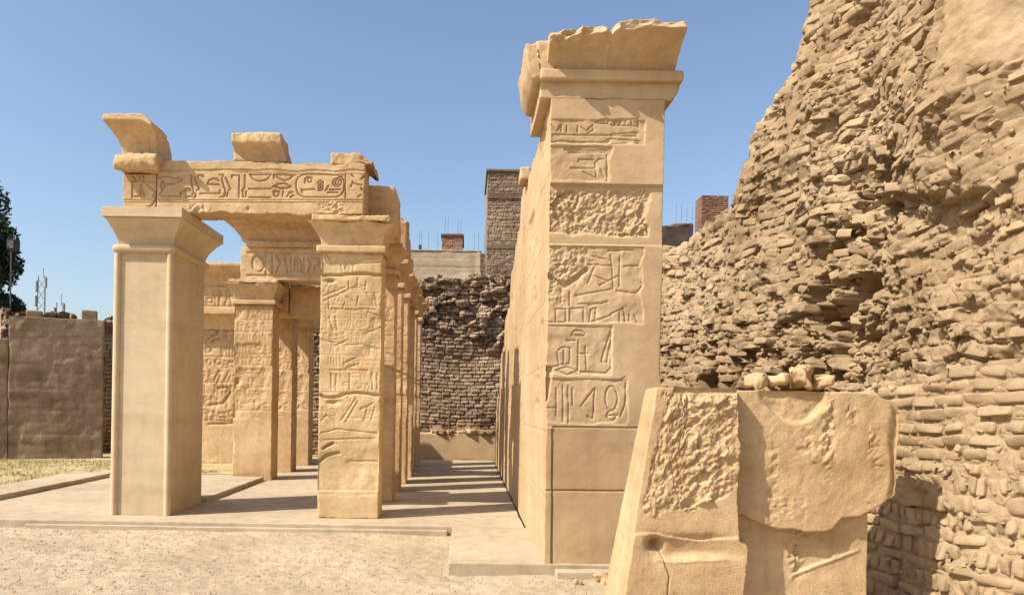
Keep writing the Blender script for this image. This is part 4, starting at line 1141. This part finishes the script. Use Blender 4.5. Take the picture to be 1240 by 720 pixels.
def wall_front(x, z):
    Y = WY
    wob = fbm(x, z, 0 * x, 6, 3, 360)
    d = -carve(x + .004 * wob, z + .004 * wob, pxs(R3, 640, 110, 3.79, Y), .0095, .010)
    d -= carve(x + .005 * wob, z + .005 * wob, pxs(R4, 640, 290, 3.0, Y), .0095, .010)
    # worn old faces stand in a shallow recess of the smooth infill, edges ragged
    def patch(poly_lo, poly_hi, xr, s):
        return sst(0, .012, xr + .03 * fbm(x, z, 0 * x, 5, 4, s) - x) * sst(0, .012, z - poly_lo + .015 * wob) * sst(0, .012, poly_hi - z)
    za = lambda v: at(730, v, Y)[1]; xa = lambda u: at(u, 400, Y)[0]
    p1 = patch(za(176), za(146), xa(776), 361) + patch(za(221), za(178), xa(737), 362)
    p2 = patch(za(392), za(298), xa(777), 363); p3 = patch(za(455), za(394), xa(743), 364); p4 = patch(za(513), za(458), xa(760), 365)
    old = np.clip(p1 + p2 + p3 + p4, 0, 1)
    d += old * (-.010 + .006 * fbm(x, z, 0 * x, 10, 4, 366))
    # hacked zone upper left of the second block
    hx, hz = at(684, 325, Y)
    hk = np.exp(-((((x - hx) * .8 + (z - hz) * -.6) / .17) ** 2 + (((x - hx) * .6 + (z - hz) * .8) / .28) ** 2)) * p2
    d += hk * pitted(x, z, .03, 367, 1.3)
    # pitted field
    pit = sst(0, .015, x - .70) * sst(0, .05, xa(782) + .05 * wob - x) * sst(0, .035, z - za(286) + .025 * wob) * sst(0, .03, za(229) - z + .015 * wob)
    d += pit * pitted(x, z, .027, 368, 1.4)
    # block steps and joints
    d += .028 * sst(-.004, .004, z - za(224.5))
    d += .018 * sst(.004, -.004, z - za(297))
    d -= carve(x, z, [[at(655, 593, Y), at(805, 594, Y)], [at(655, 516, Y), at(805, 518, Y)], [at(668.5, 520, Y), at(668, 690, Y)]], .009, .014)
    d += .012 * sst(.004, -.004, x - at(668, 600, Y)[0]) * (z < za(516))
    nick = pxs([[(60, 120), (130, 170), (210, 110)], [(50, 465), (75, 470), (60, 580)]], 640, 290, 3.0, Y)
    d -= carve(x + .01 * wob, z, nick, .03, .035)
    d += .004 * fbm(x, z, 0 * x, 2.2, 4, 369)
    return d
def wall_tone(x, z, j):
    lv = [at(730, v, WY)[1] for v in (680, 593.5, 517, 456, 393, 297, 224.5)]
    tn = [.38, .30, .62, .52, .58, .40, .34]
    t_ = np.full(x.shape, .36)
    for l_, k_ in zip(lv, tn): t_ = np.where(z > l_, k_, t_)
    n = fbm(x, z, 0 * x, 1.6, 4, 373)
    xe = at(752, 400, WY)[0] + .05 * fbm(x, z, 0 * x, 5, 3, 374)
    t_ = np.where((x > xe) & (t_ > .45), .36, t_)
    return np.where(j == 0, np.clip(t_ + .10 * n, 0, 1), .5 + .12 * n)
def wall_left(y, z):
    S = []
    zz = [.62, 1.24, 1.86, 2.5, 3.1, 3.7]
    for i, z_ in enumerate(zz): S.append([(7, z_), (20, z_)])
    rr = random.Random(9)
    for i, z_ in enumerate([0] + zz):
        y_ = 7.3 + rr.uniform(.5, 1.4)
        while y_ < 19.5:
            S.append([(y_, z_), (y_, z_ + .62)]); y_ += rr.uniform(1.0, 1.9)
    d = -carve(y, z, S, .02, .004)
    d += .012 * fbm(y, z, 0 * y, 1.5, 4, 370) * sst(1.2, 1.4, z) - .03 * sst(.5, .8, fbm(y, z, 0 * y, 2.2, 4, 371)) * sst(1.2, 1.4, z)
    return d
def wall_warp(X, Y, Z):
    k = top_of(Y) / 4.40
    rag = .05 * fbm(X, Y, 0 * X, 3, 3, 372) * sst(8.4, 9.2, Y) * sst(3.2, 4.2, Z)
    return X, Y, np.where(Z > 0, Z * k, Z) + rag
t = thing('temple_wall', 'long pale wall right of the corridor, its tall carved end crowned by a broken cornice', 'wall', (1.3, 7.6, 0))
stone('wall', (WX0, WX1, WY, 19.4, -.02, 4.40), (.0075, .09, .0075), WALLS, t, .010, .0018, chipvar=2.0, front=wall_front, left=wall_left, warp=wall_warp, seed=111, attrs={'tone': wall_tone})
stone('architrave', (.66, 1.985, WY - .01, 8.35, 4.403, 4.575), (.04, .05, .02), WALLS, t, .02, .008, seed=112, attrs=flat_tone(.45),
      warp=lambda X, Y, Z: (1.3 + (X - 1.3) * (1 - np.where(X > 1.3, .085, .0) * sst(4.54, 4.40, Z)), Y, Z))
stone('torus_moulding', (.655, 2.005, WY - .075, 8.36, 4.56, 4.665), (.03, .05, .012), WALLS, t, .055, .004, seed=113, attrs=flat_tone(.45), chipvar=.25)
def topc(X, Y, Z):
    z0, z1 = 4.668, 5.17
    t_ = np.clip((Z - z0) / (z1 - z0), 0, 1)
    u = X
    # the broken skyline of the cornice
    hi = np.interp(u, [.48, .72, .80, .84, .98, 1.2, 1.245, 1.275, 1.30, 1.34, 1.42, 2.05], [4.90, 4.91, 4.915, 4.935, 4.945, 4.95, 4.945, 4.925, 4.955, 4.97, 4.975, 4.972])
    zz = z0 + t_ * (hi - z0) + .008 * fbm(X, Y, Z, 7, 4, 380) * sst(.6, 1, t_)
    fl = np.interp(u, [.6, .75, .9, 1.22, 1.28, 1.34, 2.0], [.26, .30, .32, .34, .30, .36, .37])
    fy = fl * (np.minimum(t_, .77) / .77) ** 1.6 * (1 + .12 * fbm(X, 0 * X, Z, 5, 3, 382))
    brk = fbm(X, Y, 0 * X, 4, 4, 381)
    fy = fy - .07 * sst(.62, .76, t_ + .15 * brk) * (1 - sst(.96, 1.02, u + .04 * brk)) * (1 + .5 * fbm(X, Y, Z, 12, 3, 384)) - .035 * sst(.5, .62, t_ + .12 * brk) * sst(1.0, 1.04, u) * sst(1.30, 1.27, u)
    fy = fy + .014 * sst(.74, .8, t_) * fbm(X, Y, Z, 9, 4, 385)
    fy = fy + .012 * np.exp(-((u - 1.27) / .018) ** 2) * sst(.75, .6, t_)
    right = 0
    return X + right, Y - fy * (Y < 7.8), zz
stone('cavetto', (.72, 1.945, WY - .02, 8.3, 4.668, 5.17), (.010, .05, .010), WALLS, t, .02, .008, seed=114, attrs=flat_tone(.45), warp=topc, rsc=4)
def leftc(X, Y, Z):
    t_ = np.clip((Z - 4.60) / .42, 0, 1)
    return X + np.where(X < .62, .06 * (1 - t_) ** 2 + .02 * np.sin(t_ * 3.1), 0) + .06 * sst(.0, -.2, Z - 4.72) * (X < .6), Y, Z - .02 * (X < .6)
stone('side_cornice', (.485, .80, WY - .06, 8.2, 4.58, 4.925), (.02, .05, .02), WALLS, t, .04, .012, seed=115, attrs=flat_tone(.45), warp=leftc, rsc=4)
stone('torus_stub', (.66, .80, 9.9, 10.3, 4.40, 4.56), .03, WALLS, t, .06, .006, seed=116, attrs=flat_tone(.45))

# --- low plastered wall closing the corridor, with rubble on it
o = stone('end_wall', (-1.9, 1.2, 20.35, 20.8, -.02, .69), (.06, .06, .05), WALLS, None, .03, .008, seed=121, attrs=flat_tone(.45))
tag(o, 'low plain tan wall closing the far end of the corridor', 'wall')

def rock(name, c, size, seed, mat_, label, cat='stone', group=None, n=3, smooth=False):
    s = np.array(size, float)
    k = 9
    box = (-s[0], s[0], -s[1], s[1], -s[2], s[2])
    V, F = stone('x', box, max(size) * .25, None, raw=True, chip=min(size) * 1.3, rough=min(size) * .4, seed=seed, rsc=1.3 / max(size), chipvar=.8)
    q = 1.0 / max(size)
    V = V * (1 + .32 * vnoise(V[:, 0] * q, V[:, 1] * q, V[:, 2] * q + seed, seed))[:, None]
    V[:, 0] += .35 * V[:, 2] * math.sin(seed); V[:, 2] += .22 * V[:, 0] * math.cos(seed * 2.1)
    a = (seed * 1.7) % 6.28
    c_, s_ = math.cos(a), math.sin(a)
    V = np.stack([V[:, 0] * c_ - V[:, 1] * s_, V[:, 0] * s_ + V[:, 1] * c_, V[:, 2]], -1) + np.array(c)
    o = mesh_np(name, V, F, mat_, None, True, (c[0], c[1], c[2] - s[2]))
    return tag(o, label, cat, group)
rr = random.Random(77)
for k in range(26):
    x = -.9 + 1.75 * (k + rr.random()) / 26
    s = rr.uniform(.04, .11)
    rock('rubble_stone', (x, 20.5 + rr.uniform(-.1, .15), .69 + s * .55), (s * 1.5, s, s * .65), 400 + k, MUD if k % 3 else SAND,
         'small rubble stone in the heap on the low wall ending the corridor', 'stone', 'rubble stones on the end wall')
t = thing('wooden_barrier', 'thin wooden post with a rail before the far mudbrick wall', 'barrier', (-.4, 20.95, .6))
mesh_np('post', *tube((-.45, 20.95, .6), (-.43, 20.95, 1.45), .03, 7, .02), WOOD, t, True)
mesh_np('rail', *tube((-.45, 20.93, 1.33), (.85, 20.95, 1.22), .018, 6), WOOD, t, True)

# ------------------------------------------------------------------ broken doorway stone, front right
t = thing('broken_jamb_block', 'big reassembled stone block with pitted left half and chipped slab, nearest at front right', 'stone block', (1.95, 5.3, -.1))
YS = 5.0
def lean(X, Y, Z):
    f = np.clip((1.45 - X) / .43, 0, 1)
    g = np.clip((Y - 5.0) / .64, 0, 1)
    return X + f * .14 * (Z - .0) + .05 * f * g * np.clip(Z, 0, 2), Y, Z
def left_front(x, z):
    wob = fbm(x, z, 0 * x, 6, 4, 390)
    xx = x + np.clip((1.45 - x) / .43, 0, 1) * .14 * z
    lo = np.interp(xx, [1.1, 1.25, 1.5, 1.8], [.83, .795, .83, .95])
    le = np.interp(z, [.8, 1.1, 1.3, 1.55], [1.17, 1.20, 1.235, 1.28])
    pit = sst(0, .02, xx - le - .03 * wob) * sst(0, .015, z - lo - .03 * wob) * sst(1.60, 1.57, z)
    d = pit * (pitted(x, z, .017, 392, 1.8) + .004) + .004 * fbm(x, z, 0 * x, 3, 4, 393)
    d -= .03 * sst(1.54, 1.625, z) * sst(-.3, .5, wob)
    # broken bowl between the plain band and the lower face
    zb = z + .012 * wob
    low = sst(.655, .645, zb + .02 * np.sin(xx * 9))                # lower face stands proud by its broken edge
    d += .02 * low
    bowl = np.exp(-(((xx - 1.47) / .23) ** 4 + ((zb - .585) / .075) ** 4)) * (.55 + .45 * sst(.66, .52, zb))
    d -= .055 * bowl
    lip = np.exp(-(((zb - .50 - .25 * (xx - 1.47) ** 2) / .012) ** 2)) * sst(.24, .2, np.abs(xx - 1.47))
    d += .012 * lip
    d -= .10 * np.exp(-(((xx - 1.245) / .045) ** 2 + ((zb - .60) / .04) ** 2))
    d -= carve(xx + .02 * wob, z, [[(1.25, .58), (1.31, .52), (1.345, .40), (1.335, .28), (1.375, .1), (1.36, -.1)]], .006, .012)
    return d
def left_warp(X, Y, Z):
    x, y, z = lean(X, Y, Z)
    r = sst(1.6, 1.8, X)
    return x + r * (.055 * sst(.64, .60, Z) + .014 * fbm(0 * X, Y, Z, 9, 4, 395) - .03 * sst(1.45, 1.6, Z) * fbm(X, Y, Z, 5, 2, 396) ** 2), y, z
stone('left_stone', (1.01, 1.79, YS, 5.64, -.2, 1.625), (.0065, .05, .0065), SAND, t, .016, .003, front=left_front, warp=left_warp, seed=131, chipvar=.9)
def slab_front(x, z):
    wob = fbm(x, z, 0 * x, 5, 4, 396)
    d = .004 * wob
    for (u, v, ru, rv, a) in ((1003, 530, 7, 48, .022), (982, 535, 16, 26, .014), (936, 580, 7, 60, .014), (1030, 505, 8, 16, .016), (1062, 560, 10, 34, .008), (950, 612, 18, 14, .010), (973, 600, 5, 40, .008)):
        cx, cz = at(u, v, 5.12)
        d += np.exp(-(((x - cx) / (ru / 180)) ** 2 + ((z - cz) / (rv / 180)) ** 2)) * pitted(x, z, a, int(u), 1.7)
    cx, cz = at(962, 478, 5.12)
    rdist = np.hypot((x - cx) / 1.25, z - cz)
    d -= .05 * sst(.19, .15, rdist + .02 * wob) * (.7 + .5 * wob)
    d -= .03 * sst(2.82, 2.9, x + .01 * wob)
    return d
def slab_warp(X, Y, Z):
    t0 = np.interp(X, [1.79, 1.86, 1.98, 2.1, 2.2, 2.30, 2.38, 2.46, 2.52, 2.65, 2.80, 2.92], [.80, .79, .72, .70, .71, .685, .68, .70, .77, .79, .87, .97])
    t0 = t0 + .012 * fbm(X, 0 * X, 0 * X, 9, 3, 397)
    top = np.interp(X, [1.79, 2.6, 2.75, 2.84, 2.90], [1.615, 1.615, 1.60, 1.55, 1.46])
    s = np.clip((Z - .7) / (1.615 - .7), 0, 1)
    return X + .02 * (X > 2.7) * fbm(X, Y, Z, 4, 3, 398), Y, t0 + s * (top - t0)
stone('upper_slab', (1.795, 2.895, 5.12, 5.62, .70, 1.615), (.007, .04, .007), SAND, t, .02, .003, front=slab_front, warp=slab_warp, seed=133)
def lslab_front(x, z):
    wob = fbm(x, z, 0 * x, 5, 4, 399)
    S = pxs([[(928, 665), (934, 646), (945, 643), (980, 652)], [(974, 690), (1030, 668), (1040, 664)], [(960, 655), (975, 640)]], 0, 0, 1, 5.2)
    d = carve(x + .01 * wob, z + .01 * wob, S, .012, .007)
    zx, zz = at(1003, 668, 5.2)
    d -= .013 * sst(.0, .02, x - at(972, 0, 5.2)[0]) * sst(0, .02, at(1017, 0, 5.2)[0] - x + .03 * wob) * sst(0, .02, z - (zz - .06 + (x - zx) * .42))
    cx, cz = at(966, 670, 5.2)
    d += np.exp(-(((x - cx) / .05) ** 2 + ((z - cz) / .13) ** 2)) * pitted(x, z, .03, 401)
    return d + .006 * wob
stone('lower_slab', (1.80, 2.735, 5.20, 5.62, -.2, .84), (.008, .05, .008), SAND, t, .015, .003, front=lslab_front, seed=134,
      warp=lambda X, Y, Z: (X, Y, np.where(Z > .5, np.minimum(Z, np.interp(X, [1.8, 1.98, 2.3, 2.45, 2.52, 2.8], [.80, .74, .71, .72, .78, .81])), Z)))

for k, (u, v, sx, sz, lab) in enumerate(((915, 460, .062, .042, 'small rounded stone at the left on top of the chipped slab'),
                                         (941, 461, .075, .040, 'flat pale stone second from the left on top of the chipped slab'),
                                         (970, 456, .085, .072, 'largest tilted stone on top of the chipped slab'),
                                         (999, 463, .06, .035, 'small pale stone right of the largest one on the chipped slab'))):
    x, z = at(u, v, 5.36)
    rock('loose_stone', (x, 5.36, max(z, 1.60 + sz * .95)), (sx, .06, sz), 440 + k, SAND, lab, 'stone', 'loose stones on the chipped slab')

# stones at the foot of the wall end
for k, (u, v, Y, s, lab) in enumerate(((727, 684, 7.0, .05, 'pale lump of rubble at the foot of the tall wall end, against the broken block'),
                                       (733, 692, 6.9, .035, 'darker small stone below the pale lump at the wall foot'),
                                       (700, 694, 6.9, .022, 'tiny stone lying in front of the narrow paving block'))):
    x, z = at(u, v, Y)
    rock('loose_stone', (x, Y, -.1 + s * .6), (s * 1.3, s, s * .8), 460 + k, SAND, lab, 'stone', 'stones at the foot of the wall end')
